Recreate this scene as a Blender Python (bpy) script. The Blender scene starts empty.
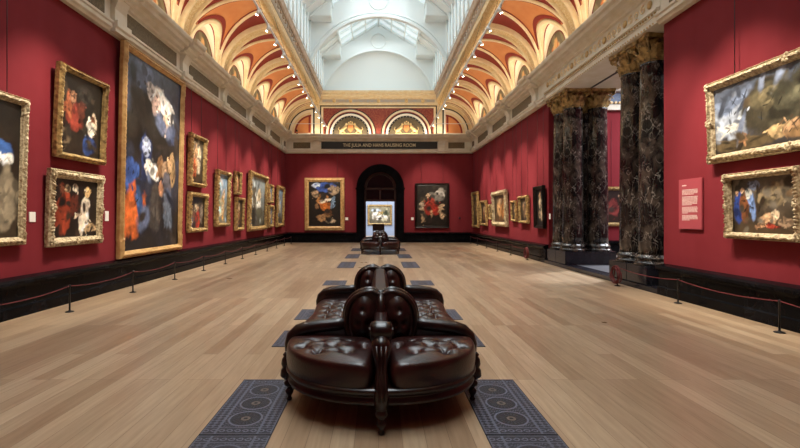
import bpy, bmesh, math, random
import numpy as np
from mathutils import Vector, Matrix
PI = math.pi
R = math.radians
random.seed(7)
scene = bpy.context.scene
COL = scene.collection

# ------------------------------------------------------------------ camera
cam_d = bpy.data.cameras.new('camera')
cam = bpy.data.objects.new('camera', cam_d); COL.objects.link(cam)
cam.location = (0, 0, 1.5); cam.rotation_euler = (R(90), 0, 0)
cam_d.sensor_width = 36; cam_d.lens = 455 / 800 * 36
cam_d.shift_x = (400 - 378.5) / 800; cam_d.shift_y = -(224 - 217) / 800
cam_d.clip_end = 200
scene.camera = cam

# ------------------------------------------------------------------ world, exposure
scene.view_settings.view_transform = 'Standard'
scene.view_settings.look = 'None'
scene.view_settings.gamma = 1
scene.view_settings.use_curve_mapping = False
scene.view_settings.exposure = 0.3
world = bpy.data.worlds.new('world'); scene.world = world
world.use_nodes = True
world.node_tree.nodes['Background'].inputs[0].default_value = (.62, .75, .85, 1)
world.node_tree.nodes['Background'].inputs[1].default_value = 0.6
scene.cycles.use_denoising = True
scene.cycles.max_bounces = 6
scene.cycles.diffuse_bounces = 4
scene.cycles.sample_clamp_indirect = 8

def area(name, loc, rot, sx, sy, power, color=(1, 1, 1), spread=PI):
    l = bpy.data.lights.new(name, 'AREA'); l.shape = 'RECTANGLE'; l.size = sx; l.size_y = sy
    l.energy = power; l.color = color; l.spread = spread
    o = bpy.data.objects.new(name, l); COL.objects.link(o); o.location = loc; o.rotation_euler = rot
    return o
def spot(name, loc, target, power, color=(1, .93, .82), angle=60, blend=.8, size=.04):
    l = bpy.data.lights.new(name, 'SPOT'); l.energy = power; l.color = color
    l.spot_size = R(angle); l.spot_blend = blend; l.shadow_soft_size = size
    o = bpy.data.objects.new(name, l); COL.objects.link(o); o.location = loc
    o.rotation_euler = (Vector(target) - Vector(loc)).to_track_quat('-Z', 'Y').to_euler()
    return o
SKY = (.88, .96, 1.0)
# daylight coming down through the roof glazing, one lamp below each glazed bay of the lantern
for yc in (-.2, 4.7, 9.6, 14.4, 19.3):
    area('roof_daylight', (0, yc, 12.1), (0, 0, 0), 3.6, 4.0, 80, SKY)
    area('roof_daylight', (0, yc, 12.05), (0, 0, 0), 3.6, 4.0, 90, SKY, R(80))
area('roof_daylight', (0, 24.3, 11.95), (0, 0, 0), 3.2, 3.6, 75, SKY)
# picture lights on the two suspended tracks
SPOTS_L = [(5.2, 90), (7.4, 170), (9.3, 120), (11.4, 170), (13.4, 170), (15.4, 160), (17.4, 160), (19.4, 170), (22.0, 170), (24.4, 150)]
SPOTS_R = [(3.0, 90), (5.0, 150), (6.9, 190), (8.3, 130), (15.6, 150), (17.4, 170), (19.4, 190), (21.4, 190), (23.4, 170)]
WARM = (1, .9, .76)
for y, p in SPOTS_L: spot('track_lamp', (-3.09, y, 6.52), (-5.5, y + .1, 1.9), p * 6.5, WARM, 47, .8)
for y, p in SPOTS_R: spot('track_lamp', (3.09, y, 6.52), (5.55, y + .1, 1.85), p * 6.6, WARM, 47, .8)
spot('track_lamp', (-3.0, 23.3, 6.5), (-3.2, 26.8, 2.2), 800, WARM, 54, .8)
spot('track_lamp', (3.0, 23.3, 6.5), (3.1, 26.8, 2.2), 800, WARM, 54, .8)
for y, pl, pr in ((5.0, 170, 50), (8.2, 400, 260), (12.5, 330, 240), (16.5, 330, 300), (21.0, 330, 330)):      # floor washers on the tracks
    spot('track_lamp', (-3.09, y, 6.5), (-1.9, y + 1.2, 0), pl, (1, .96, .9), 72, 1)
    spot('track_lamp', (3.09, y, 6.5), (1.4, y + 1.2, 0), pr, WARM, 72, 1)
for x, y, tx_, p in ((3.09, 19.4, 3.9, 420), (3.09, 15.6, 4.1, 330), (3.09, 23.4, 3.4, 300), (-3.09, 17.4, -3.6, 260), (-3.09, 22.0, -3.4, 260)):
    spot('track_lamp', (x, y, 6.5), (tx_, y + .3, 0), p, (1, .93, .8), 34, .8)
# unseen fill lamps added above the cornice ledges to brighten the coves
for y in (-1.8, 1.4, 4.6, 7.8, 11.0, 14.2, 17.4, 20.6, 23.8):
    area('cove_fill', (-5.12, y, 6.40), (0, R(-155), 0), .12, 2.4, 19, (1, .86, .66))
    area('cove_fill', (5.17, y, 6.40), (0, R(155), 0), .12, 2.4, 19, (1, .86, .66))
area('cove_fill', (0, 26.42, 6.36), (R(155), 0, 0), 8, .1, 45, (1, .86, .66))
# lamps of the rooms beyond
area('next_room_light', (0, 32, 5.6), (0, 0, 0), 4, 6, 900, (.9, .95, 1))
area('side_room_light', (10, 13, 6.6), (0, 0, 0), 4, 5, 750, (.85, .92, 1))
spot('side_room_lamp', (12.2, 16.6, 5.2), (5.95, 12.1, .1), 6000, (.95, .97, 1), 16, .3)

# ------------------------------------------------------------------ helpers
def lin(c):
    if isinstance(c, str):
        c = tuple(int(c[i:i + 2], 16) / 255 for i in (0, 2, 4))
    return tuple(x / 12.92 if x <= .04045 else ((x + .055) / 1.055) ** 2.4 for x in c[:3])

class MB:
    def __init__(s): s.v = []; s.f = []; s.m = []; s.s = []
    def add(s, V, F, m=0, smooth=False, M=None):
        o = len(s.v)
        if M is not None: V = [tuple(M @ Vector(p)) for p in V]
        s.v += [tuple(p) for p in V]
        for f in F: s.f.append([i + o for i in f]); s.m.append(m); s.s.append(smooth)
    def box(s, x0, x1, y0, y1, z0, z1, m=0, M=None):
        V = [(x, y, z) for x in (x0, x1) for y in (y0, y1) for z in (z0, z1)]
        F = [(0, 1, 3, 2), (4, 6, 7, 5), (0, 4, 5, 1), (2, 3, 7, 6), (0, 2, 6, 4), (1, 5, 7, 3)]
        s.add(V, F, m, False, M)
    def rbox(s, x0, x1, y0, y1, z0, z1, b=.01, m=0, M=None):
        bm = bmesh.new(); bmesh.ops.create_cube(bm, size=1)
        for v in bm.verts:
            v.co = Vector(((x0 + x1) / 2 + v.co.x * (x1 - x0), (y0 + y1) / 2 + v.co.y * (y1 - y0), (z0 + z1) / 2 + v.co.z * (z1 - z0)))
        bmesh.ops.bevel(bm, geom=bm.edges[:], offset=b, segments=2, affect='EDGES')
        bm.verts.index_update()
        s.add([v.co[:] for v in bm.verts], [[v.index for v in f.verts] for f in bm.faces], m, False, M); bm.free()
    def grid(s, fn, nu, nv, m=0, smooth=True, cu=False, cv=False, M=None):
        V = [fn(i / (nu if cu else nu - 1), j / (nv if cv else nv - 1)) for i in range(nu) for j in range(nv)]
        F = []
        for i in range(nu if cu else nu - 1):
            for j in range(nv if cv else nv - 1):
                a = i * nv + j; b = ((i + 1) % nu) * nv + j
                c = ((i + 1) % nu) * nv + (j + 1) % nv; d = i * nv + (j + 1) % nv
                F.append((a, b, c, d))
        s.add(V, F, m, smooth, M)
    def lathe(s, prof, n=24, c=(0, 0, 0), m=0, smooth=True, M=None, cap=True):
        V = []; F = []; k = len(prof)
        for i in range(n):
            a = 2 * PI * i / n
            for r, z in prof: V.append((c[0] + r * math.cos(a), c[1] + r * math.sin(a), c[2] + z))
        for i in range(n):
            for j in range(k - 1):
                F.append((i * k + j, ((i + 1) % n) * k + j, ((i + 1) % n) * k + j + 1, i * k + j + 1))
        if cap:
            F.append([i * k for i in range(n)][::-1]); F.append([i * k + k - 1 for i in range(n)])
        s.add(V, F, m, smooth, M)
    def tube(s, pts, r, n=10, m=0, closed=False, M=None, squash=None):
        pts = [Vector(p) for p in pts]; N = len(pts)
        rs = r if isinstance(r, (list, tuple)) else [r] * N
        V = []; F = []; up = None
        for i, p in enumerate(pts):
            a = pts[i - 1] if (i > 0 or closed) else pts[0]
            b = pts[(i + 1) % N] if (i < N - 1 or closed) else pts[-1]
            t = (b - a); t = t.normalized() if t.length > 1e-9 else Vector((0, 0, 1))
            if up is None: up = Vector((0, 0, 1)) if abs(t.z) < .9 else Vector((1, 0, 0))
            sd = t.cross(up).normalized(); up = sd.cross(t).normalized()
            for k in range(n):
                w = 2 * PI * k / n; q = squash or (1, 1)
                V.append(p + sd * math.cos(w) * rs[i] * q[0] + up * math.sin(w) * rs[i] * q[1])
        for i in range(N if closed else N - 1):
            for k in range(n):
                j = (i + 1) % N
                F.append((i * n + k, i * n + (k + 1) % n, j * n + (k + 1) % n, j * n + k))
        if not closed:
            F.append(list(range(n))[::-1]); F.append([(N - 1) * n + k for k in range(n)])
        s.add(V, F, m, True, M)
    def prism(s, poly, axis, a, b, m=0, M=None, smooth=False):
        n = len(poly)
        def P(u, v, w): return {'x': (w, u, v), 'y': (u, w, v), 'z': (u, v, w)}[axis]
        V = [P(u, v, a) for u, v in poly] + [P(u, v, b) for u, v in poly]
        F = [(i, (i + 1) % n, n + (i + 1) % n, n + i) for i in range(n)]
        s.add(V, F, m, smooth, M)
        s.add(V, [list(range(n))[::-1], list(range(n, 2 * n))], m, False, M)
    def ball(s, c, r, n=12, m=0, sc=(1, 1, 1), M=None):
        V = []; F = []; h = n // 2
        for j in range(h + 1):
            t = PI * j / h
            for i in range(n):
                a = 2 * PI * i / n
                V.append((c[0] + r * sc[0] * math.sin(t) * math.cos(a), c[1] + r * sc[1] * math.sin(t) * math.sin(a), c[2] + r * sc[2] * math.cos(t)))
        for j in range(h):
            for i in range(n): F.append((j * n + i, j * n + (i + 1) % n, (j + 1) * n + (i + 1) % n, (j + 1) * n + i))
        s.add(V, F, m, True, M)
    def build(s, name, mats, parent=None, weld=False, loc=None):
        me = bpy.data.meshes.new(name); me.from_pydata(s.v, [], s.f)
        for mm in (mats if isinstance(mats, (list, tuple)) else [mats]): me.materials.append(mm)
        me.polygons.foreach_set('material_index', s.m); me.polygons.foreach_set('use_smooth', s.s)
        bm = bmesh.new(); bm.from_mesh(me)
        if weld: bmesh.ops.remove_doubles(bm, verts=bm.verts, dist=1e-5)
        bmesh.ops.recalc_face_normals(bm, faces=bm.faces); bm.to_mesh(me); bm.free(); me.update()
        o = bpy.data.objects.new(name, me); COL.objects.link(o)
        if parent: o.parent = parent
        if loc: o.location = loc
        return o

def tag(o, label, cat, group=None):
    o['label'] = label; o['category'] = cat
    if group: o['group'] = group
    return o
def empty(name, loc=(0, 0, 0), rot=(0, 0, 0)):
    o = bpy.data.objects.new(name, None); COL.objects.link(o); o.location = loc; o.rotation_euler = rot
    o.empty_display_size = .2
    return o
def struct(o, label=None):
    o['kind'] = 'structure'
    if label: o['label'] = label
    return o
def copy_tree(o, parent=None):
    c = o.copy(); COL.objects.link(c)
    if parent: c.parent = parent
    for ch in list(o.children): copy_tree(ch, c)
    return c

# ------------------------------------------------------------------ materials
def mat(name, color, rough=.5, metal=0, coat=0, noise=None, bump=None, spec=.5, emit=None):
    m = bpy.data.materials.new(name); m.use_nodes = True
    nt = m.node_tree; b = nt.nodes['Principled BSDF']; L = nt.links
    c = lin(color)
    b.inputs['Base Color'].default_value = (*c, 1); b.inputs['Roughness'].default_value = rough
    b.inputs['Metallic'].default_value = metal; b.inputs['Coat Weight'].default_value = coat
    b.inputs['Coat Roughness'].default_value = .15
    b.inputs['Specular IOR Level'].default_value = spec
    tc = nt.nodes.new('ShaderNodeTexCoord')
    if noise:                          # (second colour, scale, (sx, sy, sz))
        c2, sc, st = noise
        mp = nt.nodes.new('ShaderNodeMapping'); mp.inputs['Scale'].default_value = st
        nz = nt.nodes.new('ShaderNodeTexNoise'); nz.inputs['Scale'].default_value = sc; nz.inputs['Detail'].default_value = 5
        rp = nt.nodes.new('ShaderNodeValToRGB')
        rp.color_ramp.elements[0].position = .35; rp.color_ramp.elements[0].color = (*c, 1)
        rp.color_ramp.elements[1].position = .68; rp.color_ramp.elements[1].color = (*lin(c2), 1)
        L.new(tc.outputs['Object'], mp.inputs[0]); L.new(mp.outputs[0], nz.inputs[0]); L.new(nz.outputs[0], rp.inputs[0])
        L.new(rp.outputs[0], b.inputs['Base Color'])
    if bump:                           # (scale, strength)
        nb = nt.nodes.new('ShaderNodeTexNoise'); nb.inputs['Scale'].default_value = bump[0]; nb.inputs['Detail'].default_value = 4
        bp = nt.nodes.new('ShaderNodeBump'); bp.inputs['Strength'].default_value = bump[1]; bp.inputs['Distance'].default_value = .02
        L.new(tc.outputs['Object'], nb.inputs[0]); L.new(nb.outputs[0], bp.inputs['Height']); L.new(bp.outputs[0], b.inputs['Normal'])
    if emit:
        b.inputs['Emission Color'].default_value = (*lin(emit[0]), 1); b.inputs['Emission Strength'].default_value = emit[1]
    return m

def vcol_mat(name, rough=.45, coat=0, bump=None, spec=.4):
    m = mat(name, 'ffffff', rough, coat=coat, bump=bump, spec=spec)
    nt = m.node_tree; a = nt.nodes.new('ShaderNodeAttribute'); a.attribute_name = 'Col'
    nt.links.new(a.outputs['Color'], nt.nodes['Principled BSDF'].inputs['Base Color'])
    return m

def marble(name, base, vein, vein2, scale=2.2, rough=.18, amount=.5, spec=.5):
    m = mat(name, base, rough, spec=spec); nt = m.node_tree; b = nt.nodes['Principled BSDF']; L = nt.links
    N = lambda t, **k: nt.nodes.new(t)
    def math_(op, a, c):
        q = nt.nodes.new('ShaderNodeMath'); q.operation = op
        for i, x in enumerate((a, c)):
            if x is None: continue
            if isinstance(x, (int, float)): q.inputs[i].default_value = x
            else: L.new(x, q.inputs[i])
        return q.outputs[0]
    tc = N('ShaderNodeTexCoord')
    def noise(sc, det, dist, off):
        mp = N('ShaderNodeMapping'); mp.inputs['Scale'].default_value = (1, 1, .6); mp.inputs['Location'].default_value = (off, off, 0)
        mp.inputs['Rotation'].default_value = (.5, .3, 0)
        nz = N('ShaderNodeTexNoise'); nz.inputs['Scale'].default_value = sc; nz.inputs['Detail'].default_value = det; nz.inputs['Distortion'].default_value = dist
        L.new(tc.outputs['Object'], mp.inputs[0]); L.new(mp.outputs[0], nz.inputs[0]); return nz.outputs[0]
    def vein_mask(sc, width, off):
        n = noise(sc, 6, 1.2, off); d = math_('ABSOLUTE', math_('SUBTRACT', n, .5), None)
        mr = N('ShaderNodeMapRange'); mr.inputs['From Min'].default_value = 0; mr.inputs['From Max'].default_value = width
        mr.inputs['To Min'].default_value = 1; mr.inputs['To Max'].default_value = 0; L.new(d, mr.inputs[0])
        pat = N('ShaderNodeMapRange'); pat.inputs['From Min'].default_value = .45; pat.inputs['From Max'].default_value = .62
        L.new(noise(sc * .9, 3, 0, off + 9), pat.inputs[0])
        return math_('MULTIPLY', mr.outputs[0], pat.outputs[0])
    v = math_('ADD', vein_mask(scale, .012, 0), vein_mask(scale * 2.3, .02, 4))
    v = math_('MULTIPLY', v, amount)
    r2 = N('ShaderNodeValToRGB'); r2.color_ramp.elements[0].color = (*lin(base), 1); r2.color_ramp.elements[0].position = .48
    r2.color_ramp.elements[1].color = (*lin(vein2), 1); r2.color_ramp.elements[1].position = .70
    L.new(noise(scale * 1.7, 8, .6, 17), r2.inputs[0])
    mx = N('ShaderNodeMix'); mx.data_type = 'RGBA'; mx.inputs[7].default_value = (*lin(vein), 1)
    L.new(v, mx.inputs[0]); L.new(r2.outputs[0], mx.inputs[6]); L.new(mx.outputs[2], b.inputs['Base Color'])
    return m

M = {}
def damask(name, c1, c2):
    m = mat(name, c1, .8, spec=.12); nt = m.node_tree; b = nt.nodes['Principled BSDF']; L = nt.links
    tc = nt.nodes.new('ShaderNodeTexCoord')
    mp = nt.nodes.new('ShaderNodeMapping'); mp.inputs['Scale'].default_value = (1.2, 1.2, .05)
    nz = nt.nodes.new('ShaderNodeTexNoise'); nz.inputs['Scale'].default_value = 2.0; nz.inputs['Detail'].default_value = 3
    vo = nt.nodes.new('ShaderNodeTexVoronoi'); vo.inputs['Scale'].default_value = 5; vo.feature = 'SMOOTH_F1'
    mx = nt.nodes.new('ShaderNodeMath'); mx.operation = 'MULTIPLY_ADD'; mx.inputs[1].default_value = .25
    rp = nt.nodes.new('ShaderNodeValToRGB')
    rp.color_ramp.elements[0].position = .4; rp.color_ramp.elements[0].color = (*lin(c1), 1)
    rp.color_ramp.elements[1].position = .85; rp.color_ramp.elements[1].color = (*lin(c2), 1)
    L.new(tc.outputs['Object'], mp.inputs[0]); L.new(mp.outputs[0], nz.inputs[0]); L.new(tc.outputs['Object'], vo.inputs[0])
    L.new(vo.outputs[0], mx.inputs[0]); L.new(nz.outputs[0], mx.inputs[2]); L.new(mx.outputs[0], rp.inputs[0]); L.new(rp.outputs[0], b.inputs['Base Color'])
    return m
M['red'] = damask('crimson_damask', '74242a', '7b2a30')
M['red_dark'] = damask('crimson_damask_side', '74262b', '7c2c31')
M['stone'] = mat('entablature_stone', 'd0c6b0', .6, noise=('dcd6c8', 3, (1, 1, 1)))
M['stone_gold'] = mat('gilded_bead', 'b08d55', .45, noise=('c9a970', 20, (1, 1, 1)))
M['frieze'] = mat('frieze_panel', '5a4c36', .7, noise=('7a6a4c', 28, (1, 1, 1)), bump=(40, .4))
M['cream'] = mat('cream_plaster', 'ecd2a2', .55, noise=('f2e0ba', 6, (1, 1, 1)))
M['rib_gold'] = mat('patterned_rib', 'd3ac6c', .55, noise=('f0dcae', 26, (1, 1, 1)), bump=(30, .5))
M['orange'] = mat('orange_field', 'd8884e', .7, noise=('e0985c', 2, (1, 1, 1)))
M['dkred'] = mat('oxblood_paint', '8c2c1e', .65)
M['panelred'] = mat('panel_oxblood', '7a2018', .65, noise=('a0553a', 14, (1, 1, 1)))
M['ivory'] = mat('ivory_band', 'f6ecd6', .5)
M['black'] = mat('black_line', '16130f', .5)
M['gold'] = mat('gold_moulding', 'd9b06c', .45, noise=('ecd29c', 14, (1, 1, 1)))
M['brownstone'] = mat('brown_fascia', 'b59b80', .6, noise=('cdb8a0', 5, (1, 1, 1)))
M['greystone'] = mat('grey_fascia', 'b8b4ae', .6, noise=('cbb496', 7, (1, .25, 1)))
M['white'] = mat('lantern_white', 'f0f6f5', .45)
M['white_gloss_glow'] = mat('lantern_gloss_glow', 'eaf2f2', .2, coat=.5, emit=('d0dede', .10))  # faint glow added to lift the shell, like daylight behind opal glass
M['glaze'] = mat('roof_glass_daylit', 'cfd8da', .3, emit=('c8d8de', .6))
M['pane'] = mat('lantern_pane', 'c9d4d4', .2, emit=('c8d8de', .38))
M['skirt'] = marble('black_marble_skirting', '09090b', '4a4a52', '111114', 1.5, .22, .12, .07)
M['column'] = marble('veined_marble', '1e1b1a', 'b0a69c', '5c5046', 2.6, .12, .7)
M['blackstone'] = mat('black_stone', '15151a', .2, noise=('24242b', 4, (1, 1, 1)))
M['capital'] = mat('gilded_capital', 'c4a76c', .4, metal=.25, noise=('5c4626', 9, (1, 1, 1)))
M['iron'] = mat('dark_iron', '1c1b1d', .4, metal=.5)
M['rope'] = mat('red_rope', '5c1518', .8)
M['leather'] = mat('oxblood_leather', '1f0b09', .30, coat=.1, noise=('35130f', 5, (1, 1, 1)), bump=(60, .12), spec=.5)
M['mahogany'] = mat('mahogany', '140806', .3, coat=.15, noise=('2a110a', 9, (1, 1, .2)))
M['gilt'] = mat('gilt_frame', '6f5531', .42, metal=.15, noise=('cdac6e', 12, (1, 1, 1)), bump=(50, .25))
M['gilt_pale'] = mat('pale_gilt_frame', 'd2c09a', .5, metal=.05, noise=('7c6240', 24, (1, 1, 1)), bump=(50, .6))
M['gilt_edge'] = mat('gilt_inner', 'c99f5c', .35, metal=.5)
M['ebony'] = mat('ebony_frame', '120e0c', .3)
M['wood_frame'] = mat('plain_wood_frame', 'ac8450', .4, metal=.15, noise=('cfa870', 8, (1, 1, 1)))
M['card'] = mat('white_card', 'ece6dc', .6)
M['metalwhite'] = mat('white_fixture', 'dcdcd8', .35)
M['lamp'] = mat('lamp_lens', 'ffffff', .3, emit=('fff4e0', 30))
M['canvas'] = vcol_mat('painted_canvas', .42, coat=.15, bump=(90, .08))
M['grille'] = vcol_mat('cast_iron_grille', .5, bump=(120, .2))
M['bluegrey'] = mat('blue_grey_wall', '94a0b4', .7)
M['palefloor'] = mat('pale_stone_floor', '9a958c', .35)
M['greyfloor'] = mat('grey_threshold_stone', '55555a', .3)
M['bluefrieze'] = mat('blue_frieze', '5a6a88', .6, noise=('7b8698', 12, (1, 1, 1)))
M['letters'] = mat('gilt_letters', 'd8c8a0', .5)
M['glass_dark'] = mat('dark_fanlight_glass', '0c0d10', .12, spec=.6)
M['door_wood'] = mat('dark_door_wood', '2a120b', .35, noise=('3d1d10', 5, (1, 1, .2)))
M['tymp'] = vcol_mat('painted_tympanum', .6)
M['panel_sign'] = mat('text_panel', 'a04048', .6)
M['text'] = mat('text_lines', 'f0d8cc', .6)

# oak strip floor
def floor_mat():
    m = mat('oak_floor', 'c0a078', .3, spec=.5); nt = m.node_tree; b = nt.nodes['Principled BSDF']; L = nt.links
    tc = nt.nodes.new('ShaderNodeTexCoord')
    mp = nt.nodes.new('ShaderNodeMapping'); mp.inputs['Rotation'].default_value = (0, 0, R(90))
    br = nt.nodes.new('ShaderNodeTexBrick'); br.inputs['Scale'].default_value = 1
    br.inputs['Brick Width'].default_value = 2.1; br.inputs['Row Height'].default_value = .16
    br.inputs['Mortar Size'].default_value = .0022; br.inputs['Mortar Smooth'].default_value = .3
    br.inputs['Color1'].default_value = (*lin('9c8166'), 1); br.inputs['Color2'].default_value = (*lin('bca487'), 1)
    br.inputs['Mortar'].default_value = (*lin('7a604a'), 1); br.inputs['Bias'].default_value = 0; br.offset = .37; br.offset_frequency = 3
    L.new(tc.outputs['Object'], mp.inputs[0]); L.new(mp.outputs[0], br.inputs[0])
    m2 = nt.nodes.new('ShaderNodeMapping'); m2.inputs['Scale'].default_value = (14, .9, 1)
    nz = nt.nodes.new('ShaderNodeTexNoise'); nz.inputs['Scale'].default_value = 2.2; nz.inputs['Detail'].default_value = 6
    L.new(tc.outputs['Object'], m2.inputs[0]); L.new(m2.outputs[0], nz.inputs[0])
    rp = nt.nodes.new('ShaderNodeValToRGB'); rp.color_ramp.elements[0].position = .3; rp.color_ramp.elements[0].color = (.70, .66, .62, 1)
    rp.color_ramp.elements[1].position = .7; rp.color_ramp.elements[1].color = (1, 1, 1, 1)
    L.new(nz.outputs[0], rp.inputs[0])
    mx = nt.nodes.new('ShaderNodeMix'); mx.data_type = 'RGBA'; mx.blend_type = 'MULTIPLY'; mx.inputs[0].default_value = .8
    L.new(br.outputs[0], mx.inputs[6]); L.new(rp.outputs[0], mx.inputs[7]); L.new(mx.outputs[2], b.inputs['Base Color'])
    n3 = nt.nodes.new('ShaderNodeTexNoise'); n3.inputs['Scale'].default_value = 1.3; n3.inputs['Detail'].default_value = 4
    mr = nt.nodes.new('ShaderNodeMapRange'); mr.inputs['To Min'].default_value = .24; mr.inputs['To Max'].default_value = .36
    L.new(tc.outputs['Object'], n3.inputs[0]); L.new(n3.outputs[0], mr.inputs[0]); L.new(mr.outputs[0], b.inputs['Roughness'])
    return m
M['floor'] = floor_mat()

# ================================================================== THE SETTING
XL, XR, YB, YF = -5.5, 5.55, 26.8, -4.0
O1, O2 = 8.85, 14.85           # the opening in the right wall
Z0 = 6.3                       # top of the entablature

b = MB(); b.box(XL - .3, 5.5, YF - .2, YB + .4, -.2, 0); struct(b.build('floor', M['floor']))
b = MB(); b.box(5.42, 5.8, O1, O2, 0, .10, 0); b.box(5.8, 7.2, O1, O2, 0, .098, 1); struct(b.build('floor_threshold', [M['blackstone'], M['greyfloor']]))
b = MB(); b.box(5.82, 13.3, 7.7, 17.7, -.2, .09); struct(b.build('floor_side_room', M['palefloor']))
b = MB(); b.box(-5, 5, YB + .4, 37, -.2, 0); struct(b.build('floor_next_room', M['floor']))

b = MB(); b.box(XL - .3, XL, YF, YB + .4, 0, 8.5); struct(b.build('wall_left', M['red']))
b = MB()
b.box(XR, XR + .25, YF, O1, 0, 8.5); b.box(XR, XR + .25, O2, YB + .4, 0, 8.5)
b.box(XR, XR + .25, O1, O2, 5.32, 8.5)
b.box(XR + .25, 7.1, YF, 9.2, 0, 5.32, 1); b.box(XR + .25, 7.1, 14.95, 17.5, 0, 5.32, 0)
struct(b.build('wall_right', [M['red'], M['blackstone']]))
b = MB(); b.box(XL - .3, XR + .25, YF - .3, YF, 0, 13.2); struct(b.build('wall_front', M['red_dark']))
# back wall with its arched doorway
DC, DH, DS = .1, .93, 3.2
def arch_wall(b, y0, y1, x0, x1, ztop, m=0):
    b.box(x0, DC - DH, y0, y1, 0, ztop, m); b.box(DC + DH, x1, y0, y1, 0, ztop, m)
    n = 20
    for i in range(n):
        a0, a1 = PI - PI * i / n, PI - PI * (i + 1) / n
        p0 = (DC + DH * math.cos(a0), DS + DH * math.sin(a0)); p1 = (DC + DH * math.cos(a1), DS + DH * math.sin(a1))
        b.prism([p0, p1, (p1[0], ztop), (p0[0], ztop)], 'y', y0, y1, m)
b = MB(); arch_wall(b, YB, YB + .4, XL - .3, XR + .25, 8.86); struct(b.build('wall_back', M['red_dark']))

# skirting
SK = [(0, 0), (.13, 0), (.13, .15), (.10, .17), (.10, .44), (.13, .47), (.17, .50), (.17, .54), (.13, .57), (0, .6)]
b = MB(); b.prism([(XL + p, z) for p, z in SK], 'y', YF, YB); struct(b.build('baseboard_left', M['skirt']))
b = MB()
for y0, y1 in ((YF, O1), (O2, YB)): b.prism([(XR - p, z) for p, z in SK], 'y', y0, y1)
struct(b.build('baseboard_right', M['skirt']))
b = MB()
for x0, x1 in ((XL, DC - 1.41), (DC + 1.41, XR)): b.prism([(YB - p, z) for p, z in SK], 'x', x0, x1)
struct(b.build('baseboard_back', M['skirt']))

# entablature
LOW = [(0, 5.24), (.10, 5.24), (.12, 5.28), (.16, 5.31), (.16, 5.38), (.19, 5.40), (.19, 5.44), (.08, 5.46)]
COR = [(.08, 5.93), (.14, 5.95), (.15, 5.99), (.24, 6.02), (.27, 6.08), (.38, 6.10), (.40, 6.18), (.47, 6.20), (.50, 6.26), (.50, 6.30), (0, 6.33)]
def entab(b, fn, axis, a0, a1):
    """fn maps (p, z) to the plane across the run"""
    b.prism([fn(p, z) for p, z in LOW + [(0, 5.46)]], axis, a0, a1, 0)
    b.prism([fn(p, z) for p, z in ((0, 5.46), (.08, 5.46), (.08, 5.93), (0, 5.93))], axis, a0, a1, 0)
    b.prism([fn(p, z) for p, z in [(0, 5.93)] + COR], axis, a0, a1, 0)
def panel(b, fn, axis, a0, a1, m=1):
    b.prism([fn(p, z) for p, z in ((.07, 5.53), (.095, 5.53), (.095, 5.88), (.07, 5.88))], axis, a0, a1, m)
def pilaster(b, fn, axis, c):
    b.prism([fn(p, z) for p, z in ((0, 5.40), (.20, 5.40), (.17, 5.52), (.17, 5.72), (.22, 5.84), (.26, 5.93), (0, 5.93))], axis, c - .2, c + .2, 0)
    b.prism([fn(p, z) for p, z in ((0, 5.245), (.22, 5.245), (.22, 5.31), (.26, 5.34), (.26, 5.46), (0, 5.46))], axis, c - .26, c + .26, 0)
    b.prism([fn(p + (.12 if p else 0), z + .004) for p, z in [(0, 5.93)] + COR], axis, c - .33, c + .33, 0)
PIL = [25.4 - 3.2 * k for k in range(10)]
def side_entab(fn, name, spans):
    root = struct(empty(name))
    b = MB()
    for a0, a1 in spans:
        entab(b, fn, 'y', a0, a1)
    struct(b.build('moulding', [M['stone'], M['frieze']], root))
    for c in PIL:
        if any(a0 - .1 < c < a1 + .1 for a0, a1 in spans):
            b = MB(); pilaster(b, fn, 'y', c); struct(b.build('pilaster_block', [M['stone']], root))
    pp = PIL + [28.6]
    for c in pp:
        lo, hi = c - 3.2 + .42, c - .42
        for a0, a1 in spans:
            l, h = max(lo, a0 + .25), min(hi, a1 - .3)
            if h - l > .5:
                b = MB(); panel(b, fn, 'y', l, h); struct(b.build('frieze_panel', [M['stone'], M['frieze']], root))
    return root
side_entab(lambda p, z: (XL + p, z), 'trim_1', [(YF, YB)])
side_entab(lambda p, z: (XR - p, z), 'trim_2', [(YF, O1), (O2, YB)])
# back entablature with the black inscription board
root = struct(empty('trim_3'))
fn = lambda p, z: (YB - p, z)
b = MB(); entab(b, fn, 'x', XL, XR); struct(b.build('moulding', [M['stone']], root))
for c in (-3.62, 3.72):
    b = MB(); pilaster(b, fn, 'x', c); struct(b.build('pilaster_block', [M['stone']], root))
for a0, a1 in ((-5.0, -4.0), (4.1, 5.05)):
    b = MB(); panel(b, fn, 'x', a0, a1); struct(b.build('frieze_panel', [M['stone'], M['frieze']], root))
sb = MB(); sb.box(-3.35, 3.45, YB - .13, YB - .08, 5.5, 5.91); so = sb.build('inscription_board', M['black'])
tag(so, 'long black inscription board with pale gold capitals above the arched doorway', 'sign')
tx = bpy.data.curves.new('lettering', 'FONT'); tx.body = 'THE JULIA AND HANS RAUSING ROOM'
tx.align_x = 'CENTER'; tx.align_y = 'CENTER'; tx.size = .27; tx.extrude = .006; tx.offset = .003; tx.materials.append(M['letters'])
to = bpy.data.objects.new('lettering', tx); COL.objects.link(to); to.parent = so
to.location = (.05, YB - .138, 5.7); to.rotation_euler = (R(90), 0, 0)
bpy.context.view_layer.update(); to.scale = (4.25 / max(to.dimensions.x, .1), 1, 1)
bpy.context.view_layer.update()
lm = bpy.data.meshes.new_from_object(to); l2 = bpy.data.objects.new('lettering', lm); COL.objects.link(l2); l2.parent = so
l2.matrix_local = to.matrix_local.copy(); bpy.data.objects.remove(to)

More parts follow.
